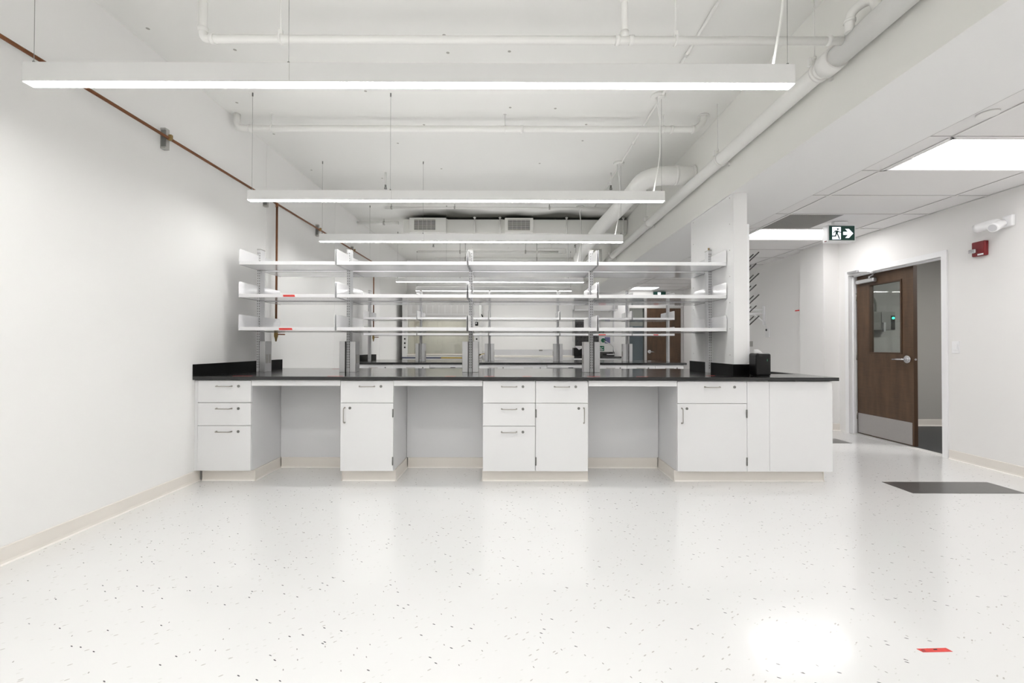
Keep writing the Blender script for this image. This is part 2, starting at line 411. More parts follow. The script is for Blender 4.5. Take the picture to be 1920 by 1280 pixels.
tube(b, bend([(LX - .035, 5.86, cz + .05), (LX - .05, 5.78, cz + .062), (LX - .16, 5.66, cz + .068)], .03), .009, 8)
box(b, LX - .17, LX - .14, 5.64, 5.69, cz + .058, cz + .082, bev=.004)
tube(b, [(LX - .155, 5.66, cz + .078), (XR - .02, 5.98, 2.17)], .008, 8)
box(b, XR - .045, XR - .012, 5.95, 6.12, 2.165, 2.195, bev=.004)
struct('door_closer', b, 'alu', leaf)
b = nb()
for z in (.25, 1.05, 1.85): cyl(b, (LX - .006, HY + .006, z - .05), (LX - .006, HY + .006, z + .05), .007, 10)
struct('hinge', b, 'nickel', leaf)
b = nb(); box(b, XR + .0, XR + .12, DY0, DY1, -.001, .004); struct('threshold', b, 'teedark', d)

# far door and sidelight
d2 = bpy.data.objects.new('door_2', None); COL.objects.link(d2); d2.location = (3.96, YF, 0); d2['kind'] = 'structure'; WL['door_2'] = Vector(d2.location)
b = nb()
for x0, x1 in ((SX0 - .045, SX0 + .004), (SX1 - .004, 3.518), (4.404, 4.47)): box(b, x0, x1, YF - .03, YF + .125 if x1 < 3.6 else YF + .004, 0, SZ + .055, bev=.002)
box(b, SX0 - .045, 4.47, YF - .0295, YF + .004, SZ - .004, SZ + .055, bev=.002)
struct('door_frame', b, 'greyframe', d2)
b = nb(); box(b, 3.520, 4.402, YF - .018, YF - .001, .012, SZ - .004); lf = struct('door_leaf', b, 'wood', d2)
b = nb(); cyl(b, (3.585, YF - .02, 1.045), (3.585, YF - .032, 1.045), .045, 20); tube(b, bend([(3.585, YF - .03, 1.045), (3.585, YF - .075, 1.045), (3.70, YF - .075, 1.035)], .02), .011, 8)
struct('lever_handle', b, 'chrome', lf)
b = nb(); box(b, SX0 + .004, SX1 - .004, YF + .02, YF + .026, .02, SZ); struct('window_1', b, 'glassdark')

# office things seen through the sidelight
b = nb(); prism(b, [(12.95, .72), (12.99, .72), (13.35, 1.78), (13.31, 1.78)], 'x', 3.35, 4.0); tag(obj('whiteboard', b, 'bluepanel'), 'pale blue board leaning upright behind the far sidelight glass', 'board')
t = thing('desk', 'grey office desk behind the far sidelight glass', 'desk', (3.6, 13.2, 0))
b = nb(); box(b, 3.1, 4.5, 12.85, 13.6, .69, .72); obj('desktop', b, 'bsgrey', t)
for x, y in ((3.13, 12.88), (4.45, 12.88), (3.13, 13.55), (4.45, 13.55)):
    b = nb(); box(b, x - .02, x + .02, y - .02, y + .02, 0, .69); obj('leg', b, 'strut', t)
t = thing('added_ceiling_lamp', 'added ceiling panel lamp of the office behind the far sidelight', 'lamp', (4.0, 13.6, 2.66))  # unseen lamp, added to lift the dark office
b = nb(); box(b, 3.7, 4.3, 13.3, 13.9, 2.66, 2.70); obj('housing', b, 'white', t)
M['dim'] = emis('added_office_lens', (1, .98, .95), 14.0); M['dim2'] = emis('added_corridor_lens', (1, .98, .95), 30.0)
b = nb(); box(b, 3.72, 4.28, 13.32, 13.88, 2.652, 2.659); obj('diffuser', b, 'dim', t)
t = thing('added_ceiling_lamp', 'added ceiling panel lamp in the corridor behind the open near door', 'lamp', (6.4, 4.4, 2.66))  # unseen lamp, added to brighten the dark corridor wall
b = nb(); box(b, 6.1, 6.7, 4.1, 4.7, 2.66, 2.70); obj('housing', b, 'white', t)
b = nb(); box(b, 6.12, 6.68, 4.12, 4.68, 2.652, 2.659); obj('diffuser', b, 'dim2', t)
# enclosure on the corridor wall
t = thing('control_box', 'grey electrical control box with green lamp seen through the door glass', 'control box', (5.40, 6.70, 1.40))
b = nb(); box(b, 5.235, 5.57, 6.52, 6.70, 1.42, 1.69, bev=.006); bx = obj('enclosure', b, 'box', t)
b = nb(); box(b, 5.37, 5.565, 6.512, 6.52, 1.425, 1.685); obj('face_plate', b, 'boxface', t)
b = nb(); box(b, 5.505, 5.558, 6.505, 6.512, 1.43, 1.63); obj('switch_strip', b, 'blackp', t)
b = nb(); cyl(b, (5.53, 6.505, 1.595), (5.53, 6.494, 1.595), .017, 14); obj('pilot_lamp', b, 'gdot', t)
b = nb(); box(b, 5.375, 5.405, 6.48, 6.512, 1.40, 1.53, bev=.004); obj('lever', b, 'alu', t)
b = nb(); tube(b, bend([(5.37, 6.62, 1.69), (5.37, 6.62, 1.85), (5.31, 6.67, 1.98), (5.31, 6.67, 2.69)], .06), .017, 10); obj('conduit', b, 'box', t)

# ------------------------------------------------------------------ small wall things
t = thing('light_switch', 'white light switch plate on the wall right of the brown door', 'light switch', (XR, 4.667, 1.10))
b = nb(); box(b, XR - .006, XR, 4.628, 4.706, 1.113, 1.237, bev=.002); obj('plate', b, 'white', t)
b = nb(); box(b, XR - .011, XR - .006, 4.648, 4.686, 1.143, 1.207, bev=.0015); obj('rocker', b, 'frame', t)
t = thing('fire_alarm', 'red fire alarm horn with clear strobe on the right wall', 'fire alarm', (XR, 4.40, 2.065))
b = nb(); box(b, XR - .045, XR, 4.335, 4.46, 2.068, 2.213, bev=.010); obj('housing', b, 'alarm', t)
b = nb(); box(b, XR - .078, XR - .044, 4.395, 4.462, 2.10, 2.140, bev=.008); obj('strobe_lens', b, 'chrome', t)
b = nb(); box(b, XR - .047, XR - .044, 4.345, 4.40, 2.075, 2.09); obj('marking', b, 'white', t)
t = thing('emergency_light', 'white twin-head emergency light high on the right wall', 'emergency light', (XR, 4.17, 2.28))
b = nb(); box(b, XR - .035, XR, 4.10, 4.19, 2.29, 2.40, bev=.012); obj('base', b, 'white', t)
for (a0, a1) in (((XR - .05, 4.16, 2.335), (XR - .185, 4.13, 2.275)), ((XR - .05, 4.185, 2.355), (XR - .11, 4.36, 2.325))):
    b = nb(); p0, p1 = Vector(a0), Vector(a1); dr = (p1 - p0)
    tube(b, [p0, p0 + dr * .12, p0 + dr * .35, p0 + dr * .85, p1], .03, 18, 0, True, [.018, .034, .040, .043, .040])
    tube(b, [p0, p0 - dr.normalized() * .03], .012, 10)
    h = obj('lamp_head', b, 'white', t)
    b = nb(); tube(b, [p1, p1 + dr.normalized() * .002], .033, 18); obj('lens', b, 'bsgrey', h)
b = nb(); cyl(b, (2.985, 2.80, ZR + .004), (2.985, 2.80, ZR - .006), .055, 32); tag(obj('sprinkler_cover', b, 'tee'), 'round white cover plate in the tiled ceiling beside the bulkhead', 'cover plate')
b = nb(); box(b, 4.474, 4.48, 6.985, 7.085, 1.735, 1.752); tag(obj('red_tape', b, 'red'), 'strip of red tape stuck high on the right wall beside the bump-out', 'tape', 'strips of red marking tape')
t = thing('wall_bracket', 'white wall bracket arm with hanging tag on the far right wall', 'bracket', (4.48, 8.0, 1.4))
b = nb(); box(b, 4.462, 4.48, 7.93, 7.99, 1.56, 1.90, bev=.004); obj('wall_plate', b, 'white', t)
b = nb(); tube(b, [(4.47, 7.96, 1.83), (4.10, 7.96, 1.83)], .014, 10); tube(b, [(4.47, 7.96, 1.77), (4.10, 7.96, 1.75)], .014, 10); tube(b, [(4.47, 7.96, 1.62), (4.30, 7.96, 1.75)], .012, 8); obj('arm', b, 'white', t)
b = nb(); tube(b, [(4.465, 7.92, 1.62), (4.47, 7.86, 1.49)], .006, 8); box(b, 4.462, 4.478, 7.78, 7.90, 1.34, 1.50, bev=.004); obj('hanging_tag', b, 'tissue', t)
b = nb(); cyl(b, (4.462, 7.86, 1.47), (4.456, 7.86, 1.47), .020, 14); obj('knob', b, 'blackp', t)
t = thing('wall_outlet', 'grey wall outlet low on the far right wall beyond the drying rack', 'outlet', (4.48, 8.38, 1.17))
b = nb(); box(b, 4.472, 4.48, 8.33, 8.45, 1.18, 1.28, bev=.003); obj('plate', b, 'strut', t)

# exit sign
ex, ey = 3.83, 5.20
t = thing('exit_sign', 'green exit sign with running figure and right arrow under tiled ceiling', 'exit sign', (ex, ey + .05, 2.39))
b = nb(); box(b, 3.668, 3.992, ey, ey + .085, 2.392, 2.592, bev=.004); obj('housing', b, 'white', t)
b = nb(); box(b, 3.76, 3.92, ey + .02, ey + .07, 2.592, ZR + .002, bev=.003); obj('canopy', b, 'white', t)
gx0, gx1, gz0, gz1 = 3.684, 3.978, 2.412, 2.580
b = nb(); box(b, gx0, gx1, ey - .003, ey, gz0, gz1); face = obj('sign_face', b, 'green', t)
def SX(px): return gx0 + (px - 318) / (1290 - 318) * (gx1 - gx0)
def SY(py): return gz1 - (py - 262) / (830 - 262) * (gz1 - gz0)
b = nb(); prism(b, [(SX(p), SY(q)) for p, q in ((432, 312), (758, 312), (758, 795), (432, 795))], 'y', ey - .0045, ey - .0031); obj('doorway_panel', b, 'signw', face)
b = nb(); prism(b, [(SX(p), SY(q)) for p, q in ((850, 500), (1030, 500), (930, 385), (1070, 385), (1235, 560), (1070, 740), (930, 740), (1030, 620), (850, 620))], 'y', ey - .0045, ey - .0031); obj('arrow', b, 'signw', face)
b = nb()
def pl(pts, w):
    pts = [(SX(p), SY(q)) for p, q in pts]
    for (a, c) in zip(pts, pts[1:]):
        dx, dz = c[0] - a[0], c[1] - a[1]; L_ = math.hypot(dx, dz); nx, nz = -dz / L_ * w, dx / L_ * w
        ex_, ez_ = dx / L_ * w * .6, dz / L_ * w * .6
        prism(b, [(a[0] + nx - ex_, a[1] + nz - ez_), (c[0] + nx + ex_, c[1] + nz + ez_), (c[0] - nx + ex_, c[1] - nz + ez_), (a[0] - nx - ex_, a[1] - nz - ez_)], 'y', ey - .006, ey - .0046)
pl([(480, 545), (540, 465), (640, 465), (700, 510), (755, 520)], .0045)
pl([(615, 460), (580, 560), (555, 665), (400, 670)], .0068)
pl([(600, 540), (650, 640), (700, 770)], .0065)
prism(b, [(SX(p), SY(q)) for p, q in ((540, 455), (650, 455), (660, 520), (620, 590), (560, 590))], 'y', ey - .0061, ey - .0046)
prism(b, [(SX(642) + .011 * math.cos(k * PI / 8), SY(396) + .011 * math.sin(k * PI / 8)) for k in range(16)], 'y', ey - .006, ey - .0046)
obj('running_figure', b, 'green', face)
b = nb(); box(b, 3.659, 3.668, ey + .02, ey + .045, 2.402, 2.410); obj('indicator', b, 'alarm', t)

# floor inlays and tape
for lab, (x0, x1, y0, y1) in (('near dark rectangle set into the white floor by the right wall', (3.233, 4.150, 3.625, 3.930)), ('far dark rectangle set into the white floor beside the brown door', (3.25, 4.165, 5.50, 5.785))):
    b = nb(); box(b, x0, x1, y0, y1, -.001, .0015); tag(obj('floor_inlay', b, 'inlay'), lab, 'floor inlay', 'dark floor inlays')
b = nb(); prism(b, [(1.582, 1.764), (1.701, 1.769), (1.708, 1.748), (1.590, 1.744)], 'z', .0002, .0012)
for (x, y) in ((1.600, 1.757), (1.598, 1.750), (1.652, 1.761), (1.650, 1.758)): box(b, x - .007, x + .007, y - .0015, y + .0015, .0010, .0014, 1)
tag(obj('red_tape', b, ['red', 'dark']), 'short strip of red tape on the white floor at lower right', 'tape', 'strips of red marking tape')

# ------------------------------------------------------------------ casework
def pull(parent, cx, cz, face, vert=False, L_=.128):
    b = nb(); o_ = .032; h = L_ / 2
    if vert: pts = [(cx, face, cz - h), (cx, face - o_, cz - h + .004), (cx, face - o_, cz + h - .004), (cx, face, cz + h)]
    else: pts = [(cx - h, face, cz), (cx - h + .004, face - o_, cz), (cx + h - .004, face - o_, cz), (cx + h, face, cz)]
    tube(b, bend(pts, .012, 4), .0042, 8)
    for p in (pts[0], pts[-1]): cyl(b, (p[0], face, p[2]), (p[0], face - .004, p[2]), .007, 10)
    return obj('handle', b, 'nickel', parent)

def lock(parent, cx, cz, face):
    b = nb(); cyl(b, (cx, face, cz), (cx, face - .004, cz), .0115, 16); box(b, cx - .001, cx + .001, face - .0045, face - .0035, cz - .005, cz + .005)
    return obj('lock', b, 'hinge', parent)

def cabinet(label, x0, x1, D, kind, depth=.56, lside=False, rside=False, group='white base cabinets', toe_end=0, sink=False):
    t = thing('base_cabinet', label, 'cabinet', ((x0 + x1) / 2, D + depth / 2, 0), group)
    b = nb()
    if sink: box(b, x0 + .001, x1 - .001, D + .021, D + depth, .102, .62); box(b, x1 - .019, x1 - .001, D + .021, D + depth, .62, .882); box(b, x0 + .001, x1 - .019, D + depth - .018, D + depth, .62, .882)
    else: box(b, x0 + .001, x1 - .001, D + .021, D + depth, .102, .882)
    obj('body', b, 'lamgrey', t)
    b = nb(); box(b, x0 + .004, x1 - .004 - toe_end, D + .075, D + depth - .01, 0.0, .102, 0)
    coved(b, (x0 + .0, D + .075), (x1 - toe_end, D + .075), (0, -1), mi=0)
    if lside: coved(b, (x0 + .0, D + .062), (x0 + .0, D + depth - .07), (-1, 0), mi=0)
    if rside: coved(b, (x1 - toe_end, D + .062), (x1 - toe_end, D + depth - .07), (1, 0), mi=0)
    obj('toe_base', b, ['vinyl', 'vinyl2'], t)
    g = .0022
    def front(name, z0, z1, xa=x0, xb=x1):
        b = nb(); box(b, xa + g, xb - g, D, D + .0195, z0, z1, bev=.0012); return obj(name, b, 'lam', t)
    if kind == '3d':
        for z0, z1 in ((.689, .877), (.492, .685), (.104, .488)):
            f = front('drawer', z0, z1); pull(f, (x0 + x1) / 2, z1 - .048, D); lock(f, x1 - .108, z1 - .048, D)
    elif kind[0] == 'd':
        f = front('drawer', .689, .877); pull(f, (x0 + x1) / 2, .829, D); lock(f, x1 - .108, .829, D)
        f = front('door', .104, .685)
        if kind == 'dr':   # hinged on the right, handle left
            pull(f, x0 + .038, .582, D, True); lock(f, x0 + .082, .643, D); hx = x1 - .004
        else:
            pull(f, x1 - .038, .582, D, True); lock(f, x1 - .082, .643, D); hx = x0 + .004
        for z in (.600, .190):
            b = nb(); cyl(b, (hx, D - .004, z - .035), (hx, D - .004, z + .035), .0055, 8)
            for k in range(4): cyl(b, (hx, D - .004, z - .022 + k * .0145 - .001), (hx, D - .004, z - .022 + k * .0145 + .001), .0066, 8)
            box(b, hx - .003, hx + .003, D - .003, D + .0, z - .035, z + .035)
            obj('hinge', b, 'hinge', f)
    elif kind == 'panel':
        g = .0006; front('end_panel', .104, .877)
    return t

def knee(label, x0, x1, D, dback, pullbar=False):
    t = thing('knee_space', label, 'knee space panel', ((x0 + x1) / 2, dback, 0), 'open knee spaces under the benches')
    b = nb(); box(b, x0 + .002, x1 - .002, D + .001, D + .02, .833, .881, bev=.001); box(b, x0 + .002, x0 + .02, D + .02, dback, .84, .881); box(b, x1 - .02, x1 - .002, D + .02, dback, .84, .881)
    ap = obj('apron', b, 'lam', t)
    if pullbar:
        b = nb(); box(b, (x0 + x1) / 2 - .04, (x0 + x1) / 2 + .04, D - .012, D + .001, .828, .838, bev=.002); obj('pull', b, 'blackp', ap)
    b = nb(); box(b, x0 + .002, x1 - .002, dback, dback + .018, .10, .868); obj('back_panel', b, 'lamgrey', t)
    b = nb(); coved(b, (x0 + .014, dback - .001), (x1 - .014, dback - .001), (0, -1)); obj('toe_base', b, ['vinyl', 'vinyl2'], t)
    return t

DA = 3.8725
cabinet('three-drawer white cabinet against the left wall, near bench', -2.692, -2.233, DA, '3d', rside=True)
b = nb(); box(b, XL + .001, -2.693, DA + .004, DA + .02, .104, .877); tag(obj('filler_strip', b, 'lam'), 'narrow white filler strip between left wall and three-drawer cabinet', 'filler strip')
knee('open knee space right of the three-drawer cabinet at left, near bench', -2.233, -1.467, DA, 4.371)
cabinet('white cabinet with one drawer over a door between left and middle knee spaces', -1.467, -1.011, DA, 'dr', lside=True, rside=True)
knee('middle open knee space of the near bench', -1.011, -.244, DA, 4.371)
cabinet('three-drawer white cabinet in the centre of the near bench', -.244, .209, DA, '3d', lside=True)
cabinet('white drawer-and-door cabinet right of the central drawers, hinged left', .209, .663, DA, 'dl', rside=True)
knee('right-hand open knee space of the near bench', .663, 1.429, DA, 4.371)
cabinet('widest white drawer-and-door cabinet at the right of the near bench', 1.429, 2.030, DA, 'dr', lside=True)
t = cabinet('plain white end panel cabinet closing the right end of the near bench', 2.030, 2.222, DA, 'panel', rside=False)
t = cabinet('large blank white end unit under the right corner of the near worktop', 2.2225, 2.765, DA, 'panel', depth=1.30, rside=True, toe_end=.04, sink=True)
b = nb(); box(b, XL + .02, 2.20, 5.08, 5.24, .0, .882); tag(obj('bench_back', b, 'lam'), 'white rear casework of the near bench facing the far bench', 'cabinet')

# near worktop with sink cut-out near the right end
CT = .914; CB = .884; YA0, YA1 = DA - .027, 5.32; XA0, XA1 = XL + .001, 2.805
SKX0, SKX1, SKY0, SKY1 = 2.26, 2.735, 4.33, 4.90
t = thing('worktop', 'black worktop of the near bench', 'worktop', (0, 4.6, CB), 'black worktops')
b = nb()
box(b, XA0, XA1, YA0, SKY0, CB, CT, bev=.002); box(b, XA0, SKX0, SKY0, YA1, CB, CT); box(b, SKX1, XA1, SKY0, YA1, CB, CT); box(b, SKX0, SKX1, SKY1, YA1, CB, CT)
obj('slab', b, 'black', t)
b = nb(); box(b, XA0, XA0 + .019, YA0, YA1, CT, CT + .102, bev=.0015); obj('side_splash', b, 'black2', t)
b = nb(); e = .013
box(b, PX0 - e, PX0, PY0 - e, PY1 + e, CT, CT + .102); box(b, PX1, PX1 + e, PY0 - e, PY1 + e, CT, CT + .102); box(b, PX0, PX1, PY0 - e, PY0, CT, CT + .102); box(b, PX0, PX1, PY1, PY1 + e, CT, CT + .102)
obj('stub_splash', b, 'black2', t)
b = nb()
for (x0, x1, y0, y1) in ((SKX0, SKX1, SKY0, SKY0 + .012), (SKX0, SKX1, SKY1 - .012, SKY1), (SKX0, SKX0 + .012, SKY0, SKY1), (SKX1 - .012, SKX1, SKY0, SKY1)): box(b, x0, x1, y0, y1, CT - .25, CT - .001)
box(b, SKX0, SKX1, SKY0, SKY1, CT - .262, CT - .25)
obj('sink_basin', b, 'dark', t)

# far bench (same build, one bay back)
DB = 7.235
for lab, x0, x1, k in (('white drawer cabinet at the left end of the far bench', -2.52, -1.915, 'dr'), ('white drawer cabinet second from left on the far bench', -1.915, -1.313, 'dl'),
                       ('white drawer cabinet right of the far bench left knee space', -.56, -.022, 'dr'), ('white drawer cabinet left of the far bench right knee space', -.022, .575, 'dl'),
                       ('white drawer cabinet right of the far bench right knee space', 1.34, 1.86, 'dr'), ('white drawer cabinet second from right on the far bench', 1.86, 2.315, 'dl'), ('white drawer cabinet at the right end of the far bench', 2.315, 2.775, 'dl')):
    cabinet(lab, x0, x1, DB, k, group='white base cabinets of the far bench')
knee('knee space with dark pull between left cabinets of the far bench', -1.313, -.56, DB, 7.73, True)
knee('knee space with dark pull in the right half of the far bench', .575, 1.34, DB, 7.73, True)
b = nb(); box(b, XL + .02, 2.76, 8.45, 8.60, 0, .882); tag(obj('bench_back', b, 'lam'), 'white rear casework of the far bench facing the fume hood', 'cabinet')
t = thing('worktop', 'black worktop of the far bench', 'worktop', (0, 8.0, CB), 'black worktops')
b = nb(); box(b, XL + .001, 2.815, DB - .027, 8.68, CB, CT, bev=.002); obj('slab', b, 'black', t)
b = nb(); box(b, XL + .001, XL + .12, DB - .027, 8.68, CT, CT + .102, bev=.0015); obj('side_splash', b, 'black2', t)

# ------------------------------------------------------------------ shelving
def shelf(label, x0, x1, y0, y1, zt, group, front):
    """zt = top of the shelf; front True when the free edge faces the camera"""
    t = thing('shelf', label, 'shelf', ((x0 + x1) / 2, (y0 + y1) / 2, zt - .032), group)
    b = nb(); box(b, x0 + .0035, x1 - .0035, y0, y1, zt - .032, zt, bev=.0015); yr = y1 if front else y0
    box(b, x0 + .004, x1 - .004, yr - .004, yr + .004, zt - .0335, zt - .0315, 1); box(b, x0 + .0022, x0 + .0045, y0 + .01, y1, zt - .0335, zt - .028, 1); box(b, x1 - .0045, x1 - .0022, y0 + .01, y1, zt - .0335, zt - .028, 1)
    obj('shelf_board', b, ['shelf', 'hem'], t)
    for xa in (x0, x1 - .0022):
        h = .118; r = .022; a, c = (y0, y1) if front else (y1, y0); s = 1 if front else -1
        pr = [(a, zt - .034), (a, zt + h - r)] + [(a + s * r * (1 - math.cos(k * PI / 8)), zt + h - r + r * math.sin(k * PI / 8)) for k in range(1, 5)] + [(c, zt + h), (c, zt - .034)]
        b = nb(); prism(b, pr, 'x', xa, xa + .0022); obj('end_plate', b, 'shelf', t)
    return t

def upright(label, x, y, zt, group, w=.036, dp=.08, brass=False):
    t = thing('shelf_post', label, 'shelf post', (x, y, CT), group)
    b = nb(); box(b, x - w / 2, x + w / 2, y - dp / 2, y + dp / 2, CT, zt, bev=.002)
    z = CT + .04
    while z < zt - .03:
        for sx in (-.0085, .0085):
            for yy in (y - dp / 2 - .0004, y + dp / 2 + .0004):
                box(b, x + sx - .0024, x + sx + .0024, yy - .0003, yy + .0003, z, z + .0135, 1)
        z += .0256
    obj('channel', b, ['post', 'slot'], t)
    b = nb(); box(b, x - w / 2 - .002, x + w / 2 + .002, y - dp / 2 - .002, y + dp / 2 + .002, zt - .004, zt + .006, bev=.002); obj('cap', b, 'strut', t)
    if brass:
        b = nb(); cyl(b, (x + .004, y, zt + .006), (x + .004, y, zt + .032), .009, 10); obj('stud', b, 'brass', t)
    return t

def pedestal(label, x, y, left=True, right=True, group=None, w=.058, gap=.023):
    t = thing('service_pedestal', label, 'pedestal', (x, y, CT), group)
    for s, on in ((-1, left), (1, right)):
        if not on: continue
        x0 = x + s * gap if s > 0 else x - gap - w
        b = nb(); box(b, x0, x0 + w, y - .062, y + .062, CT + .0005, 1.222, bev=.002)
        h = obj('housing', b, 'alu', t)
        xo = x0 + w if s > 0 else x0
        for yy in (y - .028, y + .028):
            b = nb(); box(b, xo - .0025, xo + .0025, yy - .018, yy + .018, 1.0, 1.09, bev=.001)
            for zz in (1.024, 1.064): cyl(b, (xo - .004, yy, zz), (xo + .004, yy, zz), .011, 12)
            obj('outlet', b, 'strut', h)
        b = nb(); xi = x0 if s > 0 else x0 + w
        box(b, xi - .002, xi + .002, y - .0625, y - .04, CT, 1.222); obj('channel_gap', b, 'aludark', h)
    return t

tiers = (('top', 1.970), ('middle', 1.662), ('bottom', 1.352))
PA = (-2.556, -1.648, -.412, .812, 2.016); PYA = 4.59
bayA = ('leftmost bay', 'second bay from left', 'second bay from right', 'rightmost bay')
pn = ('beside the left wall', 'second from left', 'in the middle', 'second from right', 'fixed on the wall stub')
for i, x in enumerate(PA):
    upright('slotted white shelf post of the near bench, ' + pn[i], x if i < 4 else x - .003, PYA, 2.150, 'near bench shelf posts', brass=(i == 4))
pedestal('aluminium outlet pedestal at the leftmost post of the near bench', PA[0], PYA, False, True, 'outlet pedestals')
pedestal('aluminium outlet pedestal at the second post of the near bench', PA[1], PYA, group='outlet pedestals')
pedestal('aluminium outlet pedestal at the middle post of the near bench', PA[2], PYA, group='outlet pedestals')
pedestal('aluminium outlet pedestal at the fourth post of the near bench', PA[3], PYA, group='outlet pedestals')
for ti, (tn, z) in enumerate(tiers):
    for i in range(4):
        x0 = PA[i] + (.007 if i else -.002); x1 = PA[i + 1] - .007 if i < 3 else PA[4] + .006
        shelf('white metal shelf, %s tier, camera side of the near bench, %s' % (tn, bayA[i]), x0, x1, 4.218, 4.545, z, 'near bench front shelves', True)
        shelf('white metal shelf, %s tier, rear side of the near bench, %s' % (tn, bayA[i]), x0, x1, 4.635, 4.975, z, 'near bench rear shelves', False)
PB = (-2.505, -1.600, -.385, .822, 2.047, 2.772); PYB = 7.96
bayB = ('leftmost bay', 'second bay from left', 'middle bay', 'second bay from right', 'rightmost bay')
pnb = ('nearest the left wall', 'second from left', 'third from left', 'third from right', 'second from right', 'at the right end')
for i, x in enumerate(PB):
    upright('slotted post of the far bench shelving, ' + pnb[i], x, PYB, 2.150, 'far bench shelf posts')
for i in (1, 2, 3, 4):
    pedestal('aluminium outlet pedestal on the far bench, at the post ' + pnb[i], PB[i], PYB, group='outlet pedestals of the far bench')
for tn, z in (('top', 1.970), ('middle', 1.662), ('bottom', 1.392)):
    for i in range(5):
        x0 = PB[i] + .007; x1 = PB[i + 1] - .007
        shelf('white metal shelf, %s tier, camera side of the far bench, %s' % (tn, bayB[i]), x0, x1, 7.61, 7.915, z, 'far bench front shelves', True)
        shelf('white metal shelf, %s tier, rear side of the far bench, %s' % (tn, bayB[i]), x0, x1, 8.005, 8.31, z, 'far bench rear shelves', False)

# red tapes on shelf edges and worktops
def edge_tape(x0, x1, y, z0, z1, lab, sk=.006):
    b = nb(); prism(b, [(x0, z1), (x1 - sk, z1), (x1, z0), (x0 + sk * .5, z0)], 'y', y - .0012, y)
    tag(obj('red_tape', b, 'red'), lab, 'tape', 'strips of red marking tape')
edge_tape(-2.142, -2.028, 4.218, 1.636, 1.654, 'red tape on the edge of the middle near shelf, leftmost bay')
edge_tape(-2.178, -2.050, 4.218, 1.324, 1.343, 'red tape on the edge of the bottom near shelf, leftmost bay')
edge_tape(1.477, 1.600, 7.61, 1.366, 1.382, 'red tape on a far bench shelf edge, left of the two', .004)
edge_tape(2.405, 2.490, 7.61, 1.366, 1.382, 'red tape on a far bench shelf edge, at the rightmost bay', .004)
for x0, x1, y0, w, lab in ((-2.415, -2.250, 3.905, .012, 'red tape strip on the black worktop near the left splash'), (-1.590, -1.450, 3.890, .012, 'red tape strip on the black worktop above the left knee space'),
                    (-.575, -.480, 3.895, .014, 'red tape strip on the black worktop left of the middle post'), (-.235, -.140, 3.895, .014, 'red tape strip on the black worktop above the central drawers'),
                    (.095, .175, 3.900, .012, 'faint red tape strip on the black worktop right of the central drawers'), (.655, .775, 3.895, .016, 'red tape strip on the black worktop in front of the fourth pedestal'),
                    (1.08, 1.19, 3.895, .014, 'red tape strip on the black worktop above the right knee space'), (1.755, 1.845, 4.06, .014, 'red tape strip on the black worktop left of the wall stub'),
                    (-2.03, -1.95, 5.10, .014, 'red tape strip on the rear edge of the near worktop')):
    b = nb(); prism(b, [(x0, y0), (x1 - .01, y0), (x1, y0 + w), (x0 + .01, y0 + w)], 'z', CT + .0002, CT + .001)
    tag(obj('red_tape', b, 'red'), lab, 'tape', 'strips of red marking tape')

# ------------------------------------------------------------------ drying rack on the stub, box on the worktop
t = thing('drying_rack', 'white drying rack board with black pegs on the side of the wall stub', 'drying rack', (PX1, 4.45, 1.02))
b = nb(); box(b, PX1 + .0005, PX1 + .022, 4.105, 4.80, 1.03, 2.30, bev=.002); obj('board', b, 'white', t)
for k in range(7):
    for j in range(5):
        y = 4.205 + .0954 * j + (.047 if k % 2 else 0); zt = 2.062 - .0995 * k
        b = nb(); tube(b, [(PX1 + .020, y, zt - .135), (PX1 + .164, y, zt)], .0055, 8); obj('peg', b, 'pegs', t)
t = thing('tissue_box', 'black box with rounded edges and tissue on the near worktop by the stub', 'dispenser', (2.205, 3.99, CT))
b = nb(); box(b, 2.142, 2.272, 3.925, 4.065, CT + .004, 1.120, bev=.018); bx = obj('case', b, 'blackp', t)
b = nb(); box(b, 2.15, 2.264, 3.935, 4.055, CT, CT + .006); obj('foot', b, 'blackp', t)
b = nb(); box(b, 2.2325, 2.2375, 3.9243, 3.9255, 1.050, 1.068); obj('mark', b, 'gmark', bx)
b = nb(); prism(b, [(2.155, 1.117), (2.225, 1.117), (2.205, 1.135), (2.180, 1.152), (2.158, 1.150)], 'y', 3.97, 3.995); obj('tissue', b, 'tissue', t)

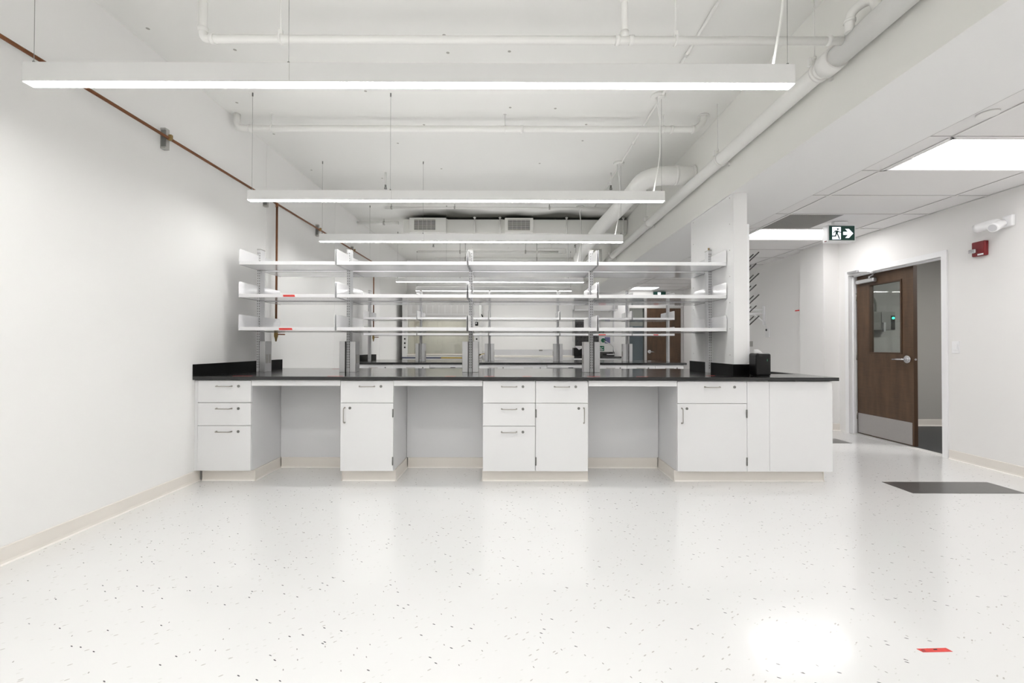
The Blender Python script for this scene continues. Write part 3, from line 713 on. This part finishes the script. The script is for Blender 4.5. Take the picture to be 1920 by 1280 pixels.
# ------------------------------------------------------------------ pendant lights
def pendant(label, y, zt, zb, cords=True, x0=-2.325, x1=1.350, inset=.02):
    t = thing('pendant_light', label, 'pendant light', ((x0 + x1) / 2, y + .03, zb), 'linear pendant lights')
    b = nb(); box(b, x0, x1, y, y + .054, zb + .004, zt, bev=.0015); hs = obj('housing', b, 'body', t)
    b = nb(); box(b, x0 + (x1 - x0) * .345 - .0008, x0 + (x1 - x0) * .345 + .0008, y - .0006, y, zb + .01, zt - .002); obj('joint', b, 'strut', hs)
    b = nb(); box(b, x0 + .003, x1 - .003, y + .002, y + .052, zb + .001, zb + .0045, bev=.001); obj('diffuser', b, 'lamp', t)
    b = nb(); box(b, x0 + .02, x1 - .02, y + .007, y + .047, zt - .001, zt + .0012); obj('added_uplight_strip', b, 'added_uplight', t)  # glowing top strip, added to brighten ceiling and upper walls
    for xw in (x0 + .025, x0 + 1.25, x1 - inset):
        b = nb(); cyl(b, (xw, y + .03, zt), (xw, y + .03, ZC), .0011, 6); cyl(b, (xw, y + .03, zt), (xw, y + .03, zt + .02), .006, 8); cyl(b, (xw, y + .03, ZC - .03), (xw, y + .03, ZC), .006, 8)
        obj('suspension_wire', b, 'wire', t)
    if cords:
        xc = x1 - inset
        b = nb(); cyl(b, (xc - .02, y + .05, ZC - .022), (xc - .02, y + .05, ZC), .065, 24); cyl(b, (xc - .0, y + .03, ZC - .045), (xc, y + .03, ZC - .02), .03, 16)
        obj('canopy', b, 'pipe', t)
        b = nb(); tube(b, bend([(xc - .04, y + .05, ZC - .02), (xc - .012, y + .04, ZC - .2), (xc - .004, y + .04, ZC - .55), (xc - .07, y + .035, zt)], .25, 8), .0058, 8)
        obj('power_cord', b, 'pipe', t)
    return t
pendant('long white linear pendant light nearest the camera', 2.125, 2.522, 2.426)
pendant('long white linear pendant light, second from the camera', 3.945, 2.546, 2.456)
pendant('long white linear pendant light, third from the camera, right above the shelves', 5.425, 2.532, 2.436)
pendant('long white linear pendant light between the near and far bench shelving', 7.15, 2.505, 2.410, x0=-2.29, x1=1.38, inset=.26)
pendant('long white linear pendant light above the far bench', 8.80, 2.51, 2.43, x0=-2.26, x1=1.42, inset=.30)
pendant('long white linear pendant light closest to the fume hood', 10.60, 2.575, 2.478, x0=-2.26, x1=1.42, cords=False)
pendant('long white linear pendant light overhead, just in front of the camera', .75, 2.52, 2.426)
pendant('long white linear pendant light behind the camera', -1.15, 2.52, 2.426)
pendant('added long white linear pendant light by the wall behind the camera', -3.05, 2.52, 2.426)  # out of view; continues the row, added for more light

def troffer(label, y0, x0=TX[0] + .012, x1=TX[1] - .012, ln=None):
    y1 = y0 + .6096
    t = thing('ceiling_light', label, 'ceiling light', ((x0 + x1) / 2, (y0 + y1) / 2, ZR), 'recessed ceiling light panels')
    b = nb(); a, c, e, f = x0, x1, y0 + .010, y1 - .010
    for (p, q, r, s) in ((a, a + .02, e, f), (c - .02, c, e, f), (a, c, e, e + .02), (a, c, f - .02, f)): box(b, p, q, r, s, ZR - .002, ZR + .0062)
    obj('frame', b, 'tee', t)
    b = nb(); box(b, a + .02, c - .02, e + .02, e + .34, ZR - .0015, ZR + .0055); obj('lens', b, 'troffer', t)
    b = nb(); box(b, a + .02, c - .02, e + .34, f - .02, ZR - .0013, ZR + .0055); obj('basket', b, 'troffer2', t)
troffer('bright recessed ceiling panel light at the upper right', 3.113)
troffer('bright recessed ceiling panel light next to the exit sign', 5.5514)
troffer('small bright recessed panel light near the far wall door', 3.113 + .6096 * 13, x0=3.03, x1=3.66)
troffer('added recessed ceiling panel light overhead, right of the camera', 3.113 - .6096 * 4)  # out of view, added to brighten ceiling and upper walls
troffer('added recessed ceiling panel light behind the camera on the right', 3.113 - .6096 * 8)  # another unseen panel added for the same extra light
t = thing('air_diffuser', 'grey square air diffuser in the tiled ceiling before the second light', 'air vent', (3.38, 5.25, ZR))
b = nb(); yy = 4.942
box(b, 3.083, 3.68, yy + .011, yy + .599, ZR + .002, ZR + .0065); obj('face_plate', b, 'boxface', t)
b = nb()
for k in range(1, 24): box(b, 3.085 + .0245 * k, 3.088 + .0245 * k, yy + .02, yy + .59, ZR - .001, ZR + .0025)
obj('louvre', b, 'strut', t)

# ------------------------------------------------------------------ pipes, ducts, conduit
t = thing('drain_pipe', 'thick white painted pipe running along the bulkhead under the ceiling', 'pipe', (1.94, 4, 2.84))
b = nb(); cyl(b, (1.94, YB, 2.905), (1.94, YF, 2.915), .056, 24)
cyl(b, (1.94, YB, 2.905), (1.94, 2.70, 2.905), .062, 24); cyl(b, (1.94, 2.66, 2.905), (1.94, 2.76, 2.905), .072, 24); cyl(b, (1.94, 1.9, 2.905), (1.94, 1.96, 2.905), .068, 24)
obj('pipe_run', b, 'pipe', t)
for yy in (2.80, 4.13, 6.3, 8.6):
    b = nb(); cyl(b, (1.94, yy, 2.91), (1.94, yy + .025, 2.91), .066, 24)
    box(b, 1.865, 1.88, yy, yy + .025, 2.94, 2.99); box(b, 2.0, 2.016, yy, yy + .025, 2.85, 2.875)
    cyl(b, (1.905, yy + .012, 2.96), (1.905, yy + .012, ZC), .004, 8); cyl(b, (1.905, yy + .012, 2.985), (1.905, yy + .012, 3.0), .012, 8)
    obj('hanger', b, 'pipe', t)
b = nb(); tube(b, bend([(1.885, 2.49, 2.93), (1.885, 2.49, 3.045), (1.96, 2.42, 3.075), (1.965, 2.38, 2.94)], .05), .024, 14); cyl(b, (1.885, 2.49, 2.985), (1.885, 2.49, 3.0), .03, 16); cyl(b, (1.925, 2.453, ZC), (1.925, 2.453, 3.06), .012, 10)
obj('riser', b, 'pipe', t)

t = thing('branch_pipe', 'white pipe crossing the ceiling in front of the nearest pendant', 'pipe', (0, 2.54, 2.89))
b = nb(); tube(b, bend([(-1.753, 2.54, ZC), (-1.753, 2.54, 2.916), (1.93, 2.54, 2.916)], .03), .0215, 14)
for x in (-1.70, .60, .68, 1.80): cyl(b, (x - .012, 2.54, 2.916), (x + .012, 2.54, 2.916), .027, 16)
cyl(b, (-1.753, 2.54, 2.955), (-1.753, 2.54, 2.98), .027, 16); cyl(b, (-1.753, 2.54, 3.13), (-1.753, 2.54, 3.16), .028, 16)
obj('pipe_run', b, 'pipe', t)
b = nb(); cyl(b, (.641, 2.54, 2.916), (.641, 2.54, ZC), .0185, 14); cyl(b, (.641, 2.54, 2.93), (.641, 2.54, 2.965), .025, 14); cyl(b, (.641, 2.54, 3.13), (.641, 2.54, 3.15), .025, 14); obj('riser', b, 'pipe', t)
for x in (-1.313, .932):
    b = nb(); cyl(b, (x, 2.54, 2.95), (x, 2.54, ZC), .0055, 8); cyl(b, (x - .006, 2.54, 2.916), (x + .006, 2.54, 2.916), .0285, 16); box(b, x - .012, x + .012, 2.53, 2.55, 2.935, 2.97, bev=.003); obj('hanger', b, 'pipe', t)

t = thing('branch_pipe', 'white pipe crossing the ceiling between the first and second pendants', 'pipe', (0, 4.34, 3.25))
b = nb(); tube(b, bend([(-2.66, 4.34, ZC), (-2.66, 4.34, 3.279), (1.78, 4.34, 3.279), (1.862, 4.34, 3.35), (1.862, 4.34, ZC)], .05), .030, 14)
for x in (-2.53, .10, 1.55, 1.76): cyl(b, (x - .012, 4.34, 3.279), (x + .012, 4.34, 3.279), .036, 16)
cyl(b, (1.862, 4.34, ZC - .012), (1.862, 4.34, ZC), .048, 20)
obj('pipe_run', b, 'pipe', t)
for x in (-2.325, -.065, 1.47):
    b = nb(); cyl(b, (x, 4.34, 3.31), (x, 4.34, ZC), .004, 8); cyl(b, (x - .005, 4.34, 3.279), (x + .005, 4.34, 3.279), .037, 16); cyl(b, (x, 4.34, ZC - .006), (x, 4.34, ZC), .014, 10); obj('hanger', b, 'pipe', t)

b = nb(); tube(b, [(1.335, YB, ZC - .016), (1.335, 5.44, ZC - .016), (1.335, 7.2, ZC - .016)], .0115, 10)
for yy in (1.2, 3.4, 4.9, 6.1): cyl(b, (1.335, yy, ZC - .016), (1.335, yy + .02, ZC - .016), .017, 10)
tag(obj('conduit', b, 'pipe'), 'thin white conduit running lengthwise on the high ceiling', 'conduit')

def hpipe(label, x0, x1, y, z, r, hang):
    t = thing('branch_pipe', label, 'pipe', ((x0 + x1) / 2, y, z))
    b = nb(); cyl(b, (x0, y, z), (x1, y, z), r, 12); obj('pipe_run', b, 'pipe', t)
    for x in hang:
        b = nb(); cyl(b, (x, y, z), (x, y, ZC), .005, 8); cyl(b, (x - .012, y, z), (x + .012, y, z), r * 1.35, 12); obj('hanger', b, 'strut', t)
hpipe('slim white ceiling pipe passing above the second pendant, before the duct', -2.0, 1.88, 7.10, 3.362, .019, (-1.9, -.9, .6))
hpipe('short white pipe from left wall to the left end of the big duct', XL, -1.99, 7.92, 3.345, .028, (-2.25,))
hpipe('upper white pipe behind the duct near the far wall', -2.0, 1.0, 9.6, 3.19, .030, (-1.1, .3))
hpipe('lower white pipe behind the duct near the far wall', -1.65, 1.88, 9.75, 3.07, .030, (-1.0, .55, 1.4))
b = nb(); tube(b, bend([(.55, 9.5, 3.10), (.55, 9.5, 3.24), (1.15, 9.5, 3.24), (1.15, 9.5, 3.13), (.6, 9.5, 3.13)], .03), .012, 8); cyl(b, (.85, 9.5, 3.24), (.85, 9.5, ZC), .005, 8)
tag(obj('conduit', b, 'pipe'), 'small looped white conduit behind the duct near the far wall', 'conduit')

t = thing('air_duct', 'rectangular painted air duct hanging across the room under the ceiling', 'duct', (.1, 8.05, 3.14))
b = nb(); box(b, -1.88, 2.01, 7.80, 8.28, 3.14, 3.378, bev=.003)
for x in (-1.12, -.17, .95, 1.55): box(b, x - .010, x + .010, 7.79, 8.29, 3.135, 3.383)
for x in (-.62, .35): box(b, x - .003, x + .003, 7.796, 8.284, 3.137, 3.381)
obj('duct_body', b, 'soffit', t)
for x0, x1 in ((-1.745, -1.12), (-.115, .37)):
    b = nb(); box(b, x0, x1, 7.66, 7.80, 3.120, 3.368, bev=.003); cb = obj('collar', b, 'soffit', t)
    g0, g1 = (x0 + .085, x0 + .445) if x0 < -1 else (x0 + .055, x1 - .055)
    b = nb(); box(b, g0, g1, 7.655, 7.661, 3.155, 3.330); obj('grille_back', b, 'grille', cb)
    b = nb()
    for k in range(9): box(b, g0, g1, 7.648, 7.656, 3.158 + .0195 * k, 3.163 + .0195 * k)
    for k in range(1, 5): box(b, g0 + (g1 - g0) * k / 5 - .0012, g0 + (g1 - g0) * k / 5 + .0012, 7.650, 7.656, 3.155, 3.33)
    obj('grille', b, 'pipe', cb)
for x in (-.64, -.20, .955, 2.0 - .06):
    b = nb(); cyl(b, (x, 7.775, 3.10), (x, 7.775, ZC), .012, 10); cyl(b, (x, 7.775, 3.395), (x, 7.775, 3.41), .024, 10); obj('hanger_rod', b, 'pipe', t)

t = thing('flexible_duct', 'ribbed white round duct bending from the bulkhead towards the big duct', 'duct', (1.5, 6, 2.85))
path = bend([(2.016, 4.965, 3.07), (1.50, 4.965, 3.07), (1.47, 5.75, 3.04), (1.33, 7.0, 2.965), (1.33, 8.9, 2.92)], .36, 14)
P = [Vector(p) for p in path]; dense = []
for a_, c_ in zip(P, P[1:]):
    n_ = max(1, int((c_ - a_).length / .014))
    for k in range(n_): dense.append(a_.lerp(c_, k / n_))
dense.append(P[-1])
b = nb(); tube(b, dense, .1, 20, 0, True, [.101 + (.0022 if (i // 1) % 4 == 0 else 0) for i in range(len(dense))]); obj('duct_body', b, 'pipe', t)
for xa, xb, rr_ in ((1.985, 2.0165, .112), (1.80, 1.83, .105)):
    b = nb(); cyl(b, (xa, 4.965, 3.07), (xb, 4.965, 3.07), rr_, 24); obj('collar', b, 'pipe', t)
b = nb(); box(b, 1.34, 1.78, 8.85, 9.3, 2.78, 3.10, bev=.003); cyl(b, (1.56, 9.0, 3.10), (1.56, 9.0, ZC), .004, 8); tag(obj('duct_box', b, 'soffit'), 'painted metal box where the round flexible duct ends', 'duct box')

for (x, y, lab) in ((-1.63, 5.8, 'small sprinkler head above the second pendant, left'), (1.285, 5.8, 'small sprinkler head above the second pendant, right'), (-1.60, 9.2, 'small sprinkler head below the third pendant, far left'), (1.30, 9.2, 'small sprinkler head below the third pendant, far right')):
    t = thing('fire_sprinkler', lab, 'sprinkler', (x, y, 3.20), 'sprinkler heads on the high ceiling')
    b = nb(); cyl(b, (x, y, 3.255), (x, y, ZC), .011, 10); obj('drop', b, 'pipe', t)
    b = nb(); cyl(b, (x, y, 3.225), (x, y, 3.258), .012, 8); cyl(b, (x, y, 3.205), (x, y, 3.210), .019, 14); tube(b, [(x - .012, y, 3.208), (x - .014, y, 3.228)], .003, 6); tube(b, [(x + .012, y, 3.208), (x + .014, y, 3.228)], .003, 6); obj('head', b, 'hinge', t)

# copper gas line on the left wall
t = thing('copper_pipe', 'copper pipe along the left wall with two drops ending in brass valves', 'pipe', (XL + .05, 5, 2.75))
xp = XL + .055; zp = 2.787
b = nb(); tube(b, bend([(xp, YB, zp), (xp, 5.10, zp), (xp, 8.70, zp), (xp, 8.70, 1.34)], .05), .0115, 12)
for yy in (.6, 2.2, 5.10): cyl(b, (xp, yy - .03, zp), (xp, yy + .03, zp), .0145, 12)
obj('pipe_run', b, 'copper', t)
b = nb(); cyl(b, (xp, 5.10, zp), (xp, 5.10, 1.33), .0115, 12); cyl(b, (xp, 5.10, zp), (xp, 5.10, zp - .04), .0145, 12); obj('drop', b, 'copper', t)
for yy, zv in ((5.10, 1.30), (8.70, 1.34)):
    b = nb(); tube(b, [(xp, yy, zv + .05), (xp, yy, zv + .02), (xp, yy, zv - .015), (xp, yy, zv - .045), (xp, yy, zv - .075)], .02, 12, 0, True, [.014, .021, .021, .012, .008]); v = obj('valve', b, 'brass', t)
    b = nb(); tube(b, [(xp + .015, yy, zv + .005), (xp + .055, yy, zv + .005), (xp + .10, yy, zv + .004)], .007, 8); obj('handle', b, 'copper', v)
for yy in (3.49, 4.93, 6.245, 7.61, .5, -2.4):
    b = nb(); box(b, XL, XL + .040, yy - .02, yy + .022, zp - .085, zp + .075); box(b, XL + .006, XL + .0405, yy - .0205, yy - .012, zp - .07, zp + .06, 1)
    s_ = obj('strut_bracket', b, ['strut', 'hinge'], t)
    b = nb(); cyl(b, (xp, yy - .014, zp), (xp, yy + .014, zp), .0155, 12); box(b, xp - .002, xp + .022, yy - .01, yy + .01, zp - .004, zp + .028, bev=.002); obj('clamp', b, 'brass', s_)
# faint drywall joint trims on the left wall
b = nb()
for yy in (4.98, 6.92, 9.3): box(b, XL, XL + .0025, yy - .004, yy + .004, .1, ZC)
struct('trim_3', b, 'wall')

# ------------------------------------------------------------------ far wall: hood, bench, shelf
HX0, HX1, HY0 = -2.585, -.754, 10.65
t = thing('fume_hood', 'white fume hood with glass sash against the far wall', 'fume hood', ((HX0 + HX1) / 2, 11.1, 0))
b = nb()
box(b, HX0, HX1, 11.50, 11.66, .90, 2.35); box(b, HX0, HX0 + .125, HY0, 11.5, .93, 2.35, bev=.004); box(b, HX1 - .125, HX1, HY0, 11.5, .93, 2.35, bev=.004)
box(b, HX0 + .125, HX1 - .125, HY0 + .02, 11.5, 1.90, 2.35); obj('shell', b, 'hood', t)
b = nb(); box(b, HX0 + .15, HX1 - .15, HY0 + .005, HY0 + .02, 1.905, 2.34); box(b, HX0 + .125, HX1 - .125, HY0 + .012, HY0 + .05, 1.82, 1.90, 1); pn_ = obj('header_panel', b, ['hood', 'hoodpanel'], t)
for k in range(9):
    xx = HX0 + .24 + k * .145 + (.06 if k else 0)
    b = nb(); box(b, xx, xx + .125, HY0 + .001, HY0 + .005, 1.95, 2.16); obj('louvre', b, 'hoodpanel', pn_)
b = nb(); box(b, HX0 + .125, HX1 - .125, 11.40, 11.42, .95, 1.90); box(b, HX0 + .125, HX0 + .135, HY0 + .06, 11.4, .95, 1.9); box(b, HX1 - .135, HX1 - .125, HY0 + .06, 11.4, .95, 1.9)
for x in (-2.0, -1.45, -1.1): box(b, x - .002, x + .002, 11.396, 11.40, 1.0, 1.5)
obj('liner', b, 'liner', t)
b = nb(); box(b, HX0 + .13, HX1 - .13, HY0 + .03, HY0 + .036, 1.0, 1.82); sa = obj('sash_glass', b, 'glass', t)
b = nb(); box(b, -2.2, -1.15, 10.95, 11.05, 1.885, 1.899); obj('added_hood_fill', b, 'hoodfill', t)  # glowing strip added to lift the dark hood interior
b = nb(); box(b, -1.87, -1.30, HY0 + .0, HY0 + .03, 1.422, 1.444, bev=.004); obj('sash_handle', b, 'hinge', sa)
b = nb(); box(b, HX0 + .125, HX1 - .125, HY0 - .01, HY0 + .04, .955, .985, bev=.006); obj('airfoil', b, 'ltop', t)
b = nb(); box(b, HX0 + .0, HX1 - .0, HY0 - .005, 11.5, .895, .93); obj('base_ledge', b, 'bsgrey', t)
b = nb(); box(b, HX0, -1.66, HY0 - .012, HY0 - .005, .885, .912); obj('blue_strip', b, 'navy', t)
b = nb(); box(b, -1.66, HX1, HY0 - .012, HY0 - .005, .885, .915); obj('yellow_strip', b, 'gold', t)
b = nb(); box(b, HX0, HX1, HY0 + .02, 11.6, .0, .885); obj('base_cabinet', b, 'hood', t)
for sx, zs in ((HX0 + .068, (1.46, 1.345, 1.245, 1.145)), (HX1 - .065, (1.46, 1.345))):
    for z in zs:
        b = nb(); cyl(b, (sx, HY0, z), (sx, HY0 - .02, z), .020, 14); cyl(b, (sx, HY0 - .02, z), (sx, HY0 - .035, z), .013, 12); obj('service_knob', b, 'blackp', t)
b = nb(); box(b, HX1 - .105, HX1 - .03, HY0 - .012, HY0, 1.66, 1.75, bev=.004); mo = obj('monitor', b, 'blackp', t)
b = nb(); box(b, HX1 - .092, HX1 - .06, HY0 - .014, HY0 - .012, 1.70, 1.735); obj('display', b, 'bsgrey', mo)
b = nb(); tube(b, [(HX1 + .02, HY0 + .05, 2.25), (HX1 + .045, HY0 + .03, 1.92)], .006, 8); tube(b, [(HX1 + .045, HY0 + .03, 1.93), (HX1 + .075, HY0 + .02, 1.87)], .014, 8, 1); obj('hose', b, ['white', 'blackp'], t)
b = nb(); tube(b, bend([(HX1 - .03, HY0 - .03, .94), (HX1 + .06, HY0 - .03, .99), (HX1 + .14, HY0 - .03, 1.0)], .05), .008, 8, 0); box(b, HX1 + .0, HX1 + .04, HY0 - .04, HY0 - .02, .97, .99, 1); obj('yellow_hose', b, ['gold', 'blackp'], t)

t = thing('wall_bench', 'pale worktop bench with grey splash along the far wall', 'bench', (.5, 11.4, 0))
b = nb(); box(b, -.62, 1.55, 11.10, 11.69, .905, .945, bev=.002); obj('worktop', b, 'ltop', t)
b = nb(); box(b, -.62, 1.60, 11.665, 11.69, .945, 1.09); obj('splash', b, 'bsgrey', t)
b = nb(); box(b, .72, .81, 11.655, 11.665, 1.055, 1.085); obj('outlet', b, 'hinge', t)
b = nb(); box(b, -.60, 1.55, 11.14, 11.68, .1, .905); obj('body', b, 'lam', t)
b = nb(); box(b, -.58, 1.53, 11.20, 11.66, 0, .1); obj('toe_base', b, 'vinyl', t)
t = thing('sink_bench', 'black worktop sink bench right of the pale far bench', 'bench', (2.2, 11.4, 0))
b = nb(); box(b, 1.551, 2.80, 11.05, 11.69, .885, .93, bev=.002); obj('worktop', b, 'black', t)
b = nb(); box(b, 1.62, 2.675, 11.665, 11.69, .93, 1.035); obj('splash', b, 'black', t)
b = nb(); box(b, 1.551, 2.78, 11.08, 11.68, .1, .885); obj('body', b, 'lam', t)
b = nb(); tube(b, bend([(2.60, 11.45, .93), (2.60, 11.45, 1.20), (2.42, 11.55, 1.30), (2.38, 11.66, 1.34)], .08), .011, 8); box(b, 2.42, 2.62, 11.40, 11.46, .955, .985, bev=.01); obj('eyewash_spout', b, 'chrome', t)
t = thing('drying_rack', 'black pegboard drying rack over the sink on the far wall', 'drying rack', (1.96, 11.68, 1.19))
b = nb(); box(b, 1.655, 2.27, 11.66, 11.69, 1.19, 1.885, bev=.003); obj('board', b, 'black', t)
for k in range(6):
    for j in range(6):
        b = nb(); x = 1.72 + j * .10; z = 1.27 + k * .11; tube(b, [(x, 11.66, z), (x, 11.58, z + .06)], .006, 6); obj('peg', b, 'pegs', t)
t = thing('towel_bin', 'black bin with white paper towel beside the far sink', 'bin', (1.80, 11.42, .93))
b = nb(); prism(b, [(1.57, .935), (1.60, .931), (2.00, .931), (2.03, .935), (2.03, 1.14), (1.57, 1.14)], 'y', 11.30, 11.55); obj('body', b, 'blackp', t)
b = nb(); prism(b, [(1.60, 1.18), (1.75, 1.19), (2.0, 1.16), (2.0, 1.14), (1.78, 1.13), (1.70, 1.09)], 'y', 11.29, 11.50); obj('paper_towel', b, 'tissue', t)
t = thing('wall_shelf', 'white wall shelf on slotted rails above the far sink', 'shelf', (2.15, 11.55, 2.0))
b = nb(); box(b, 1.60, 2.70, 11.38, 11.68, 2.085, 2.115, bev=.002); obj('shelf_board', b, 'shelf', t)
for x in (1.60, 2.697):
    b = nb(); box(b, x, x + .003, 11.38, 11.68, 2.085, 2.235); obj('end_plate', b, 'shelf', t)
for x in (1.60, 2.66):
    b = nb(); box(b, x - .015, x + .015, 11.68, 11.695, 1.30, 2.45); obj('wall_rail', b, 'post', t)
b = nb(); cyl(b, (2.39, 11.69, 1.335), (2.39, 11.675, 1.335), .058, 24); tag(obj('eyewash_disc', b, 'signpic'), 'round green disc above the far sink', 'sign')
t = thing('safety_poster', 'blue and violet safety notice on the far wall', 'poster', (2.53, 11.69, 1.26))
b = nb(); box(b, 2.43, 2.57, 11.694, 11.6995, 1.255, 1.42); obj('sheet', b, 'blue', t)
t = thing('eyewash_sign', 'square green eyewash pictogram sign above the far sink splash', 'sign', (2.36, 11.69, 1.06))
b = nb(); box(b, 2.275, 2.415, 11.690, 11.698, 1.06, 1.19); pn_ = obj('plate', b, 'signpic', t)
b = nb(); prism(b, [(2.30, 1.09), (2.32, 1.08), (2.37, 1.08), (2.395, 1.09), (2.395, 1.10), (2.30, 1.10)], 'y', 11.688, 11.6901)
prism(b, [(2.33, 1.13), (2.39, 1.165), (2.395, 1.158), (2.345, 1.12)], 'y', 11.688, 11.6901); prism(b, [(2.32 + .014 * math.cos(k), 1.135 + .014 * math.sin(k)) for k in [j * PI / 5 for j in range(10)]], 'y', 11.688, 11.6901); obj('pictogram', b, 'white', pn_)
t = thing('exit_sign', 'small dark exit sign on the far wall above the brown door', 'exit sign', (3.84, 11.66, 2.44))
b = nb(); box(b, 3.69, 4.0, 11.64, 11.69, 2.44, 2.60, bev=.003); obj('housing', b, 'green', t)
b = nb(); box(b, 3.79, 3.87, 11.636, 11.64, 2.46, 2.58); obj('lit_symbol', b, 'signw', t)

# ------------------------------------------------------------------ camera and view
w = bpy.data.worlds.new('world'); sc.world = w; w.use_nodes = True
w.node_tree.nodes['Background'].inputs[0].default_value = (.9, .9, .9, 1); w.node_tree.nodes['Background'].inputs[1].default_value = .05

cam = bpy.data.cameras.new('camera'); co = bpy.data.objects.new('camera', cam); COL.objects.link(co)
yaw, pit, rol, foc = .0016, .0106, .002, 843.67
Fv = Vector((math.sin(yaw) * math.cos(pit), math.cos(yaw) * math.cos(pit), math.sin(pit)))
r0 = Vector((math.cos(yaw), -math.sin(yaw), 0)); u0 = r0.cross(Fv)
rr = r0 * math.cos(rol) + u0 * math.sin(rol); uu = -r0 * math.sin(rol) + u0 * math.cos(rol)
m4 = Matrix((rr, uu, -Fv)).transposed().to_4x4(); m4.translation = Vector((0, 0, 1.176))
co.matrix_world = m4
cam.sensor_width = 36; cam.lens = foc / 1920 * 36; cam.clip_start = .05; cam.clip_end = 60
sc.camera = co
sc.view_settings.view_transform = 'Standard'; sc.view_settings.look = 'None'
sc.view_settings.exposure = 1.24; sc.view_settings.gamma = 1; sc.view_settings.use_curve_mapping = False
sc.cycles.use_adaptive_sampling = True; sc.cycles.adaptive_threshold = .03
sc.cycles.max_bounces = 10; sc.cycles.diffuse_bounces = 6; sc.cycles.glossy_bounces = 4; sc.cycles.transparent_max_bounces = 12
sc.cycles.caustics_reflective = False; sc.cycles.caustics_refractive = False
sc.cycles.sample_clamp_indirect = 6
sc.cycles.use_denoising = True
